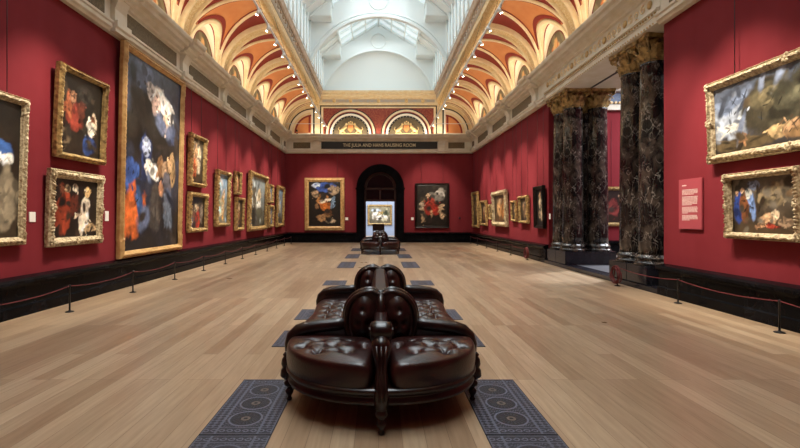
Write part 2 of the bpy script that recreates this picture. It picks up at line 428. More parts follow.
# entablature over the opening, its soffit and scroll frieze
root = struct(empty('trim_4'))
b = MB()
PR = [(-1.55, 5.28), (.14, 5.28), (.14, 5.33), (.10, 5.34), (.10, 5.46), (.13, 5.47), (.13, 5.52), (.17, 5.54), (.17, 5.57), (.09, 5.59), (.09, 5.94)]
b.prism([(XR - p, z) for p, z in PR + [(-1.55, 5.94)]], 'y', O1 - .02, O2 + .02, 0)
b.prism([(XR - p, z) for p, z in [(0, 5.93)] + COR], 'y', O1 - .05, O2 + .05, 0)
b.box(6.19, 6.25, O1 + .1, O2 - .1, 5.265, 5.285, 1)
struct(b.build('moulding', [M['stone'], M['black']], root))
b = MB()
y = O1 + .06
while y < O2:
    b.ball((XR - .14, y, 5.495), .026, 6, 0); b.ball((XR - .145, y + .05, 5.305), .022, 6, 0); y += .1
struct(b.build('bead_moulding', [M['stone_gold']], root))
b = MB()
k = 0; y = O1 + .3
while y < O2 - .1:
    if k % 4 == 0:
        b.ball((XR - .10, y, 5.76), .085, 10, 1, (.4, 1, 1))
    else:
        sgn = 1 if k % 2 else -1
        pts = [(XR - .10, y + (.02 + .08 * t) * math.cos(2.6 * PI * t), 5.76 + sgn * (.02 + .08 * t) * math.sin(2.6 * PI * t)) for t in [i / 12 for i in range(13)]]
        b.tube(pts, .014, 5, 0)
    y += .23; k += 1
struct(b.build('scroll_frieze', [M['cream'], M['stone_gold']], root))

# ---------------------------------------------------------------- ceiling: coves
A_, B_ = 1.9, 1.85
def S(s, th, off=0.0): return Vector((A_ - A_ * math.cos(th) + off * math.cos(th), s, B_ * math.sin(th) - off * math.sin(th)))
def ribbon(b, pts, w, h, m=0, base=0.0, surf=True):
    P = [S(s, t, base) for s, t in pts] if surf else [Vector(p) for p, _ in pts]
    Nn = [Vector((math.cos(t), 0, -math.sin(t))) for s, t in pts] if surf else [Vector(n) for _, n in pts]
    sec = [(-.5, -.3), (-.5, .6), (-.28, 1), (.28, 1), (.5, .6), (.5, -.3)]
    V = []; F = []; n = len(P); k = len(sec)
    for i in range(n):
        t = (P[min(i + 1, n - 1)] - P[max(i - 1, 0)]).normalized(); sd = t.cross(Nn[i]).normalized()
        for u, v in sec: V.append(P[i] + sd * u * w + Nn[i] * v * h)
    for i in range(n - 1):
        for j in range(k): F.append((i * k + j, i * k + (j + 1) % k, (i + 1) * k + (j + 1) % k, (i + 1) * k + j))
    F.append(list(range(k))); F.append([(n - 1) * k + j for j in range(k)])
    b.add(V, F, m, False)
HB = 1.6; RL, RV = 1.06, 1.2
def rib_s(t): return HB - (.20 + 1.08 * (t / (PI / 2)) ** 1.15)      # distance from bay centre of the diverging rib
ceil = struct(empty('ceiling'))
def cove_bay(parent):
    b = MB()
    NS, NT = 65, 18
    def th0(s):
        h = RV / RL * math.sqrt(max(RL * RL - s * s, 0)); return math.asin(min(h / B_, 1))
    def f(i, j):
        s = -HB + 2 * HB * i; a = th0(s); return S(s, a + (PI / 2 - a) * j)
    b.grid(f, NS, NT, 0)
    # dark red fields between the transverse rib and the diverging ribs
    for sg in (-1, 1):
        b.grid(lambda i, j: S(sg * (HB + (rib_s(PI / 2 * j) - HB) * i), PI / 2 * j, .012), 8, 20, 1)
        # dark red borders of the orange field
        b.grid(lambda i, j: S(sg * (rib_s(PI / 2 * (.28 + .72 * j)) - .06 - .09 * i), PI / 2 * (.28 + .72 * j), .012), 2, 20, 1)
        def stem(i, j):          # cream stem where the ribs spring from the pilaster
            z = .80 * j; th = math.asin(z / B_); s0 = rib_s(th); s1 = RL * math.sqrt(max(0, 1 - (z / RV) ** 2)) if z < RV else 0
            return S(sg * (s0 + (s1 - s0) * i), th, .016)
        b.grid(stem, 4, 12, 2)
    for i in range(32):
        pts = []
        for (k, rr) in ((i, RL + .10), (i + 1, RL + .10), (i + 1, RL + .19), (i, RL + .19)):
            a = PI * (.22 + .56 * k / 32); s = rr * math.cos(a); z = rr * RV / RL * math.sin(a)
            pts.append(S(s, math.asin(min(z / B_, .999)), .014))
        b.add(pts, [(0, 1, 2, 3)], 1)
    # soffit of the lunette and its flat ivory band on the wall
    def sof(i, j):
        a = PI * i; h = RV * math.sin(a); x = A_ - A_ * math.sqrt(max(0, 1 - (h / B_) ** 2)); return (x * j, RL * math.cos(a), h)
    b.grid(lambda i, j: sof(i, j * .5), 41, 2, 3); b.grid(lambda i, j: sof(i, .5 + j * .1), 41, 2, 1); b.grid(lambda i, j: sof(i, .6 + j * .4), 41, 2, 2)
    b.grid(lambda i, j: (.03, (.86 + .20 * j) * math.cos(PI * i), (.86 + .20 * j) * RV / RL * math.sin(PI * i)), 41, 2, 3)
    b.grid(lambda i, j: (.04, (.83 + .03 * j) * math.cos(PI * i), (.83 + .03 * j) * RV / RL * math.sin(PI * i)), 41, 2, 1)
    base = b.build('cove_bay', [M['orange'], M['dkred'], M['cream'], M['ivory']], parent); struct(base)
    r = MB()
    arc = [(RL * 1.03 * math.cos(PI * i / 32), math.asin(min(RV * 1.03 * math.sin(PI * i / 32) / B_, .999))) for i in range(33)]
    ribbon(r, arc, .15, .045, 0)
    struct(r.build('arch_moulding', [M['cream']], base))
    for sg in (-1, 1):
        r = MB(); ribbon(r, [(sg * rib_s(PI / 2 * i / 20), PI / 2 * i / 20) for i in range(21)], .15, .055, 0)
        struct(r.build('diverging_rib', [M['cream']], base))
    r = MB()
    ribbon(r, [(HB, PI / 2 * i / 20) for i in range(21)], .42, .13, 0)
    for d in (-.23, .23): ribbon(r, [(HB + d, PI / 2 * i / 20) for i in range(21)], .07, .17, 1)
    struct(r.build('transverse_rib', [M['rib_gold'], M['cream']], base))
    # painted tympanum
    NU, NV = 40, 14
    t = MB(); t.grid(lambda i, j: (.02, 0.85 * max(j, .001) * math.cos(PI * i), 0.85 * RV / RL * max(j, .001) * math.sin(PI * i)), NU, NV, 0)
    to = t.build('tympanum', [M['tymp']], base); struct(to)
    ca = to.data.color_attributes.new('Col', 'FLOAT_COLOR', 'POINT')
    for i, v in enumerate(to.data.vertices):
        y, z = v.co.y, v.co.z
        c = lin('6a5f48')
        if abs(math.sin(5 * y + 3 * z)) > .75: c = lin('8a7c5c')
        if (y / .36) ** 2 + ((z - .32) / .3) ** 2 < 1: c = lin('d07a40') if math.sin(17 * y) * math.cos(13 * z) > -.2 else lin('e6c48c')
        if (y / .15) ** 2 + ((z - .62) / .15) ** 2 < 1: c = lin('e0b070')
        ca.data[i].color = (*c, 1)
    return base
base = cove_bay(ceil)
for k in range(9):
    yc = 25.4 - 1.6 - 3.2 * k
    for side in (0, 1):
        o = base if (k == 0 and side == 0) else copy_tree(base, ceil)
        o.location = (XL, yc, Z0) if side == 0 else (XR, yc, Z0)
        o.rotation_euler = (0, 0, 0) if side == 0 else (0, 0, PI)
# the short end piece of each cove next to the back wall, and the transverse rib at Y = 25.4 on the right
for side in (0, 1):
    Mx = Matrix.Translation((XL if side == 0 else XR, 0, Z0)) @ Matrix.Rotation(0 if side == 0 else PI, 4, 'Z')
    yy = (lambda y: y) if side == 0 else (lambda y: -y)
    b = MB()
    b.grid(lambda i, j: S(yy(25.4 + 1.4 * i), PI / 2 * j), 4, 18, 0)
    for y0, y1 in ((25.75, 25.85), (26.2, 26.3), (26.5, 26.56)):
        b.grid(lambda i, j: S(yy(y0 + (y1 - y0) * i), PI / 2 * (.12 + .8 * j), .012), 2, 18, 1)
    b2 = MB(); b2.add(b.v, b.f, 0, True, Mx); b2.m = b.m[:]
    e = struct(b2.build('cove_end', [M['cream'], M['dkred']], ceil))
    for yr in ((25.4,) if side else (25.4, -3.3)):
        r = MB(); ribbon(r, [(yy(yr), PI / 2 * i / 20) for i in range(21)], .42, .13, 0)
        for d in (-.23, .23): ribbon(r, [(yy(yr + d), PI / 2 * i / 20) for i in range(21)], .07, .17, 1)
        r2 = MB(); r2.add(r.v, r.f, 0, False, Mx); r2.m = r.m[:]
        if side or yr < 0: struct(r2.build('transverse_rib', [M['rib_gold'], M['cream']], e))
    b = MB(); b.grid(lambda i, j: S(yy(-4.0 + 1.0 * i), PI / 2 * j), 3, 18, 0)
    b2 = MB(); b2.add(b.v, b.f, 0, True, Mx); struct(b2.build('cove_end', [M['cream']], ceil))

# beams along the lantern opening
for sg in (-1, 1):
    off = 0 if sg < 0 else .05
    X = lambda x: sg * (x + (off if x > 3.5 else 0))
    b = MB()
    b.prism([(X(3.75), 8.13), (X(3.60), 8.08), (X(3.52), 8.12), (X(3.46), 8.24), (X(3.44), 8.36), (X(3.43), 8.40), (X(3.75), 8.40)], 'y', YF, YB, 0)
    b.prism([(X(3.6), 8.40), (X(3.44), 8.40), (X(3.44), 8.425), (X(3.6), 8.425)], 'y', YF, YB, 3)
    b.prism([(X(3.6), 8.42), (X(3.42), 8.42), (X(3.38), 8.50), (X(3.38), 8.60), (X(3.34), 8.64), (X(3.6), 8.64)], 'y', YF, YB, 1)
    b.prism([(X(3.6), 8.64), (X(3.31), 8.64), (X(3.27), 8.70), (X(3.25), 8.80), (X(3.22), 8.86), (X(3.6), 8.88)], 'y', YF, YB, 2)
    y = -3.6
    while y < YB - .2:
        b.box(*sorted((X(3.40), X(3.34))), y, y + .12, 8.51, 8.60, 2); y += .4
    bo = struct(b.build('lantern_beam', [M['gold'], M['greystone'], M['brownstone'], M['black']], ceil))

# lantern: side walls with panes, sloped panels, pitched glazing, diaphragm arches
def zroof(x):
    x = abs(x); return 13 - 1.4 / 2.3 * x if x < 2.3 else 10.8 + (3.28 - x) * .8 / .98
RR, ZC = 3.49, 7.61
def zarch(x): return ZC + math.sqrt(max(RR * RR - x * x, 0))
DIA = [21.7, 11.9, 2.1]
for sg in (-1, 1):
    b = MB()
    b.box(*sorted((sg * 3.30, sg * 3.5)), YF, YB + .9, 8.86, 10.85, 0)
    y = YF
    while y < YB:
        b.tube([(sg * 3.27, y, 9.0), (sg * 3.25, y, 9.9), (sg * 3.2, y, 10.75)], .045, 6, 0)
        b.box(*sorted((sg * 3.25, sg * 3.3)), y + .12, y + .62, 9.15, 10.6, 1); y += .82
    b.prism([(sg * 3.5, 10.75), (sg * 3.24, 10.75), (sg * 2.28, 11.55), (sg * 2.28, 11.7), (sg * 3.5, 10.95)], 'y', YF, YB + .3, 0)
    y = YF + .3
    while y < YB:
        b.prism([(sg * 3.2, 10.72), (sg * 3.14, 10.72), (sg * 2.26, 11.46), (sg * 2.26, 11.56)], 'y', y, y + .07, 0); y += .82
    struct(b.build('lantern_side', [M['white'], M['pane']], ceil))
    b = MB()
    b.prism([(sg * 2.28, 11.6), (0, 13.0), (0, 13.05), (sg * 2.28, 11.66)], 'y', YF, YB + .3, 0)
    gl = struct(b.build('roof_glazing', [M['glaze']], ceil))
    b = MB(); y = YF + .4
    while y < YB:
        b.prism([(sg * 2.28, 11.46), (0, 12.84), (0, 12.99), (sg * 2.28, 11.6)], 'y', y, y + .07, 0); y += .82
    for t in (.02, .33, .66):
        x = 2.28 * (1 - t); z = 11.6 + 1.4 * t
        b.box(*sorted((sg * x, sg * (x - .08))), YF, YB, z - .16, z - .01, 0)
    struct(b.build('rafters', [M['white']], gl))
b = MB(); b.box(-.06, .06, YF, YB, 12.7, 13.0, 0); struct(b.build('ridge_beam', [M['white']], ceil))
for yd in DIA:
    b = MB(); n = 36
    xs = [-3.28 + 6.56 * i / n for i in range(n + 1)]
    for i in range(n):
        x0, x1 = xs[i], xs[i + 1]
        b.prism([(x0, zarch(x0)), (x1, zarch(x1)), (x1, zroof(x1)), (x0, zroof(x0))], 'y', yd, yd + .3, 0)
    do = struct(b.build('lantern_arch', [M['white']], ceil))
    b = MB()
    aa = math.asin(3.24 / RR)
    for r0, w, y0, h in ((RR - .02, .16, yd - .03, .07), (RR + .16, .08, yd - .01, .04)):
        pts = [((r0 * math.sin(a), y0, ZC + r0 * math.cos(a)), (0, -1, 0)) for a in [-aa + 2 * aa * i / 40 for i in range(41)]]
        ribbon(b, pts, w, h, 0, surf=False)
    struct(b.build('arch_moulding', [M['white']], do))
    b = MB(); b.tube([(.43 * math.cos(a), yd - .02, 11.82 + .43 * math.sin(a)) for a in [2 * PI * i / 32 for i in range(32)]], .03, 6, closed=True)
    struct(b.build('roundel', [M['white']], do))
    for sg in (-1, 1):
        b = MB(); b.rbox(*sorted((sg * 2.2, sg * 3.28)), yd - .75, yd + .05, 10.78, 11.9, .03)
        struct(b.build('hood', [M['white']], do))
# end of the lantern: tympanum wall with a concave glossy shell
b = MB(); n = 36; a5, RE = 3.28, 0
rise, half, zb = 2.45, 3.22, 8.86
RE = (half * half + rise * rise) / (2 * rise); ZE = zb + rise - RE
ze = lambda x: ZE + math.sqrt(max(RE * RE - x * x, 0))
xs = [-3.28 + 6.56 * i / n for i in range(n + 1)]
for i in range(n):
    x0, x1 = xs[i], xs[i + 1]
    b.prism([(x0, ze(x0)), (x1, ze(x1)), (x1, zroof(x1) + .1), (x0, zroof(x0) + .1)], 'y', YB, YB + .3, 0)
do = struct(b.build('lantern_end_wall', [M['white']], ceil))
b = MB()
def shell(i, j):
    x = -half + 2 * half * i; zt = ze(x) - zb; d = math.sqrt(max(0, 1 - (x / half) ** 2))
    return (x, YB + .05 + .6 * math.cos(j * PI / 2) * d ** .7, zb + zt * math.sin(j * PI / 2) * .999)
b.grid(shell, 49, 20, 0)
struct(b.build('end_shell', [M['white_gloss_glow']], do))
b = MB(); aa = math.asin(min(half / RE, 1)) if ZE < zb else PI / 2
pts = [((RE * math.sin(a), YB - .03, ZE + RE * math.cos(a)), (0, -1, 0)) for a in [-aa + 2 * aa * i / 40 for i in range(41)]]
ribbon(b, pts, .1, .05, 0, surf=False)
b.tube([(.43 * math.cos(a), YB - .02, 11.87 + .43 * math.sin(a)) for a in [2 * PI * i / 32 for i in range(32)]], .03, 6, closed=True)
struct(b.build('arch_moulding', [M['white']], do))
b = MB(); b.box(-3.4, 3.4, YB + .05, YB + 1.2, 8.7, 8.86); struct(b.build('shell_floor', [M['white']], do))
for sg in (-1, 1):
    b = MB(); b.rbox(*sorted((sg * 2.2, sg * 3.28)), YB - .75, YB + .05, 10.78, 11.9, .03)
    struct(b.build('hood', [M['white']], do))

# end wall above the entablature
def sector(b, cx, cz, r0, r1, a0, a1, y, m, n=30, th=.012):
    for i in range(n):
        u, v = a0 + (a1 - a0) * i / n, a0 + (a1 - a0) * (i + 1) / n
        P = [(cx + r * math.cos(a), cz + r * math.sin(a)) for r, a in ((r0, u), (r1, u), (r1, v), (r0, v))]
        if r0 == 0: P = P[1:3] + [(cx, cz)]
        b.prism(P, 'y', y, y + th + .02, m)
root = struct(empty('trim_5'))
b = MB(); b.box(XL, XR, YB - .02, YB, 6.3, 8.86, 0)
# central panel
b.box(-3.44, 3.44, YB - .04, YB - .02, 6.32, 8.06, 1); b.box(-3.37, 3.37, YB - .055, YB - .03, 6.34, 7.99, 0)
b.box(-3.24, 3.24, YB - .07, YB - .04, 6.34, 7.90, 3)
struct(b.build('end_wall_panel', [M['cream'], M['black'], M['dkred'], M['panelred']], root))
for cx in (-1.64, 1.64):
    b = MB(); cz = 6.36
    for r0, r1, m, k in ((1.44, 1.50, 1, 0), (1.32, 1.44, 0, 1), (1.26, 1.32, 2, 2), (1.20, 1.26, 1, 2), (1.08, 1.20, 4, 3), (.98, 1.08, 1, 2), (0, .98, 5, 1)):
        sector(b, cx, cz, r0, r1, 0, PI, YB - .10 - .012 * k, m)
    lo = struct(b.build('lunette', [M['cream'], M['black'], M['dkred'], M['panelred'], M['ivory'], M['frieze']], root))
    b = MB(); y = YB - .125
    for i in range(17):
        a = PI * (i + .5) / 17; b.ball((cx + 1.03 * math.cos(a), y, cz + 1.03 * math.sin(a)), .02, 6, 1)
    # crest: shield and crown between two rampant animals
    b.prism([(cx - .16, cz + .52), (cx + .16, cz + .52), (cx + .16, cz + .28), (cx, cz + .1), (cx - .16, cz + .28)], 'y', y - .02, y, 2)
    for sgn in (-1, 1):
        X = lambda d: cx + sgn * d
        b.tube([(X(.62), y, cz + .12), (X(.5), y, cz + .22), (X(.34), y, cz + .38), (X(.26), y, cz + .5)], [.06, .1, .09, .06], 8)
        b.ball((X(.24), y, cz + .58), .075, 10); b.tube([(X(.34), y, cz + .4), (X(.2), y, cz + .36)], .03, 6)
        b.tube([(X(.5), y, cz + .22), (X(.36), y, cz + .12), (X(.3), y, cz + .04)], .035, 6); b.tube([(X(.6), y, cz + .15), (X(.62), y, cz + .03)], .035, 6)
        b.tube([(X(.6), y, cz + .18), (X(.72), y, cz + .3), (X(.66), y, cz + .42)], .025, 6)
    for t in (-.1, 0, .1): b.ball((cx + t, y, cz + .68 + (.05 if t == 0 else 0)), .05, 8)
    b.box(cx - .15, cx + .15, y - .02, y + .01, cz + .56, cz + .62); b.box(cx - .66, cx + .66, y - .015, y + .01, cz, cz + .05)
    struct(b.build('crest_relief', [M['gold'], M['ivory'], M['orange']], lo))
for sg in (-1, 1):
    b = MB(); cx, cz = sg * 3.84, 6.42; a0, a1 = (PI / 2, PI) if sg < 0 else (0, PI / 2)
    for r0, r1, m, k in ((1.40, 1.47, 1, 0), (1.24, 1.40, 4, 1), (1.10, 1.24, 0, 2), (1.0, 1.10, 2, 2), (0, 1.0, 6, 1)):
        sector(b, cx, cz, r0, r1, a0, a1, YB - .06 - .012 * k, m, 20)
    b.box(*sorted((cx, cx - sg * .08)), YB - .09, YB - .02, cz - .1, cz + 1.5, 1)
    b.box(*sorted((cx - sg * .0, cx + sg * .1)), YB - .10, YB - .02, cz - .1, cz + 1.38, 4)
    b.box(*sorted((cx + sg * .16, cx + sg * .26)), YB - .10, YB - .02, cz + .05, cz + .98, 2)
    b.box(*sorted((cx, cx + sg * 1.42)), YB - .11, YB - .02, cz - .12, cz, 4)
    struct(b.build('quadrant_panel', [M['cream'], M['black'], M['dkred'], M['panelred'], M['ivory'], M['frieze'], M['orange']], root))
b = MB()
b.prism([(YB, 8.08), (YB - .10, 8.08), (YB - .12, 8.13), (YB - .06, 8.16), (YB - .06, 8.46), (YB - .14, 8.5), (YB - .16, 8.58), (YB - .28, 8.62), (YB - .3, 8.72), (YB - .38, 8.76), (YB - .4, 8.86), (YB, 8.88)], 'x', -3.5, 3.5, 0)
b.box(-3.3, 3.3, YB - .08, YB - .05, 8.24, 8.40, 1)
for x in (-2.6, -1.64, 0, 1.64, 2.6): b.ball((x, YB - .08, 8.32), .11, 12, 2, (1, .4, 1))
struct(b.build('gilded_cornice', [M['cream'], M['greystone'], M['gold']], root))

# ---------------------------------------------------------------- doorway in the back wall
d = struct(empty('door_1', (DC, YB, 0)))
b = MB()
yo, yi = -.16, 0
for sg in (-1, 1):
    b.box(*sorted((sg * .93, sg * 1.40)), yo, .42, .5, DS, 0); b.rbox(*sorted((sg * .90, sg * 1.46)), yo - .05, .3, 0, .5, .02, 0)
    b.box(*sorted((sg * 1.02, sg * 1.1)), yo - .03, yo, .5, DS, 0); b.box(*sorted((sg * 1.28, sg * 1.38)), yo - .05, yo, .5, DS, 0)
    b.box(*sorted((sg * .90, sg * 1.45)), yo - .04, .02, DS - .09, DS + .02, 0)
for r0, r1, y0 in ((.93, 1.40, yo), (1.02, 1.10, yo - .03), (1.28, 1.38, yo - .05)):
    n = 28
    for i in range(n):
        u, v = PI * i / n, PI * (i + 1) / n
        b.prism([(r * math.cos(a), DS + r * math.sin(a)) for r, a in ((r0, u), (r1, u), (r1, v), (r0, v))], 'y', y0, .42 if y0 == yo else yo, 0)
struct(b.build('architrave', [M['skirt']], d))
b = MB()
b.box(-.93, .93, .12, .24, DS - .09, DS + .03); b.box(-.93, .93, .12, .24, 2.42, 2.54)
for x in (-.88, -.0, .88): b.box(x - .05, x + .05, .12, .24, 2.5, DS)
for sg in (-1, 1): b.box(*sorted((sg * .84, sg * .93)), .1, .26, 0, 2.5)
n = 20
for i in range(n):
    u, v = PI * i / n, PI * (i + 1) / n
    b.prism([(r * math.cos(a), DS + r * math.sin(a)) for r, a in ((.80, u), (.93, u), (.93, v), (.80, v))], 'y', .12, .24)
struct(b.build('door_frame', [M['door_wood']], d))
b = MB()
n = 20
b.prism([(.9 * math.cos(PI * i / n), DS + .9 * math.sin(PI * i / n)) for i in range(n + 1)], 'y', .17, .19)
b.box(-.86, .86, .17, .19, 2.5, DS)
struct(b.build('fanlight', [M['glass_dark']], d))
# room beyond the doorway
b = MB()
b.box(-5, 5, 36.8, 37, 0, 6); b.box(-5.2, -5, 27.2, 37, 0, 6); b.box(5, 5.2, 27.2, 37, 0, 6)
struct(b.build('wall_next_room', [M['bluegrey']]))
b = MB(); b.box(-5, 5, 27.2, 37, 6, 6.1); struct(b.build('ceiling_next_room', [M['white']]))
b = MB(); b.box(-5, 5, 36.7, 36.8, 0, .42); struct(b.build('baseboard_next_room', [M['bluegrey']]))

# side room beyond the colonnade
b = MB()
b.box(5.8, 13.2, 17.5, 17.7, 0, 7.4); b.box(13, 13.2, 7.7, 17.6, 0, 7.4); b.box(5.8, 13.2, 7.6, 7.8, 0, 7.4); b.box(5.8, 5.9, 7.7, 17.6, 6.02, 7.4)
struct(b.build('wall_side_room', [M['red']]))
b = MB(); b.box(5.8, 13.2, 7.6, 17.7, 7.4, 7.5); struct(b.build('ceiling_side_room', [M['white']]))
b = MB()
b.prism([(17.5 - p, z) for p, z in SK], 'x', 7.3, 13)
struct(b.build('baseboard_side_room', [M['skirt']]))
root = struct(empty('trim_6'))
b = MB()
b.box(7.3, 13, 17.30, 17.5, 5.58, 5.78, 0); b.box(7.3, 13, 17.38, 17.5, 5.78, 6.25, 1); b.box(7.3, 13, 17.1, 17.5, 6.25, 6.45, 0); b.box(7.3, 13, 16.9, 17.5, 6.55, 6.7, 0); b.box(7.3, 13, 17.2, 17.5, 6.45, 6.55, 2)
x = 7.35
while x < 12.9: b.box(x, x + .08, 17.22, 17.32, 5.8, 5.88, 2); b.box(x, x + .08, 17.0, 17.15, 6.45, 6.55, 2); x += .16
struct(b.build('moulding', [M['stone'], M['bluefrieze'], M['gold']], root))

# ================================================================== COLUMNS
def acanthus(b, a, z0, h, w, r0, flare):
    """one curling leaf standing on the bell at angle a"""
    ca, sa = math.cos(a), math.sin(a)
    def f(i, j):
        t = j; u = (i - .5) * 2
        r = r0 + .02 + flare * t ** 3 + (.03 * math.sin(PI * t)); z = z0 + h * (t if t < .82 else .82 - (t - .82) * .9)
        ww = w * (math.sin(PI * min(t * .8 + .18, 1)) ** .6) * (1 + .12 * math.sin(t * 22)) * .5
        r -= .02 * u * u
        return (ca * r - sa * u * ww, sa * r + ca * u * ww, z)
    b.grid(f, 5, 9, 0)
    b.tube([(ca * (r0 + .04 + flare * t ** 3), sa * (r0 + .04 + flare * t ** 3), z0 + h * t) for t in (0, .3, .55, .75, .82)], [.016, .014, .012, .012, .018], 5)
def make_column():
    t = empty('marble_column')
    b = MB(); b.rbox(-.38, .38, -.38, .38, 0, .385, .012); b.build('plinth', M['blackstone'], t)
    b = MB(); b.lathe([(.37, .385), (.385, .40), (.38, .44), (.355, .455), (.335, .47), (.34, .505), (.36, .52), (.355, .555), (.33, .565), (.315, .59), (.30, .61)], 32)
    b.build('base', M['column'], t)
    b = MB(); b.lathe([(.302, .61), (.30, .8), (.296, 2.0), (.285, 3.1), (.268, 4.3), (.262, 4.58), (.275, 4.60), (.275, 4.63), (.262, 4.66)], 36)
    b.build('shaft', M['column'], t)
    b = MB()
    b.lathe([(.255, 4.96), (.28, 4.97), (.28, 4.99), (.255, 5.0), (.26, 5.2), (.29, 5.40), (.33, 5.47)], 24)
    for k in range(8): acanthus(b, 2 * PI * k / 8, 4.99, .24, .21, .255, .11)
    for k in range(8): acanthus(b, 2 * PI * (k + .5) / 8, 5.04, .36, .20, .26, .15)
    for k in range(4):
        a = PI / 4 + PI / 2 * k; ca, sa = math.cos(a), math.sin(a)
        pts = []
        for i in range(15):
            w = i / 14; an = -PI / 2 + 3.2 * PI * w; rr = .085 * (1 - .75 * w)
            pts.append((ca * (.39 + rr * math.cos(an)), sa * (.39 + rr * math.cos(an)), 5.43 + rr * math.sin(an)))
        b.tube([(ca * .27, sa * .27, 5.18), (ca * .32, sa * .32, 5.30)] + pts, .022, 6)
        a2 = PI / 2 * k; b.ball((math.cos(a2) * .35, math.sin(a2) * .35, 5.49), .045, 8)
    # concave abacus
    poly = []
    for k in range(4):
        a = PI / 4 + PI / 2 * k
        for da in (-.07, .07): poly.append((.50 * math.cos(a + da), .50 * math.sin(a + da)))
        for q in (.25, .5, .75):
            a3 = a + PI / 2 * q; r3 = .50 * math.cos(PI / 4) / max(math.cos(PI / 2 * (q - .5)), .1) - .03 * math.sin(PI * q); poly.append((r3 * math.cos(a3), r3 * math.sin(a3)))
    b.prism(poly, 'z', 5.47, 5.56)
    b.v = [(x * (1 + .06 * min(1, max(0, (z - 4.96) / .3))), y * (1 + .06 * min(1, max(0, (z - 4.96) / .3))), 4.65 + (z - 4.96) * .883) for x, y, z in b.v]
    b.build('capital', M['capital'], t)
    return t
c0 = make_column()
CL = [(5.86, 9.68, 'dark veined marble column closest to the red text panel, gilded Corinthian capital'),
      (5.86, 10.44, 'dark marble column half hidden behind the column beside the red text panel'),
      (5.86, 13.72, 'front left column of the far cluster, broad and fully seen, gilded capital'),
      (6.6, 13.72, 'rightmost column of the far cluster, facing the gap to the side room'),
      (5.86, 14.48, 'column of the far cluster partly hidden by the edge of the crimson wall'),
      (6.6, 14.48, 'rearmost column of the far cluster, glimpsed between the two front ones'),
      ]
for i, (x, y, lb) in enumerate(CL):
    o = c0 if i == 0 else copy_tree(c0)
    o.location = (x, y, .1); tag(o, lb, 'column', 'marble columns in the colonnade')

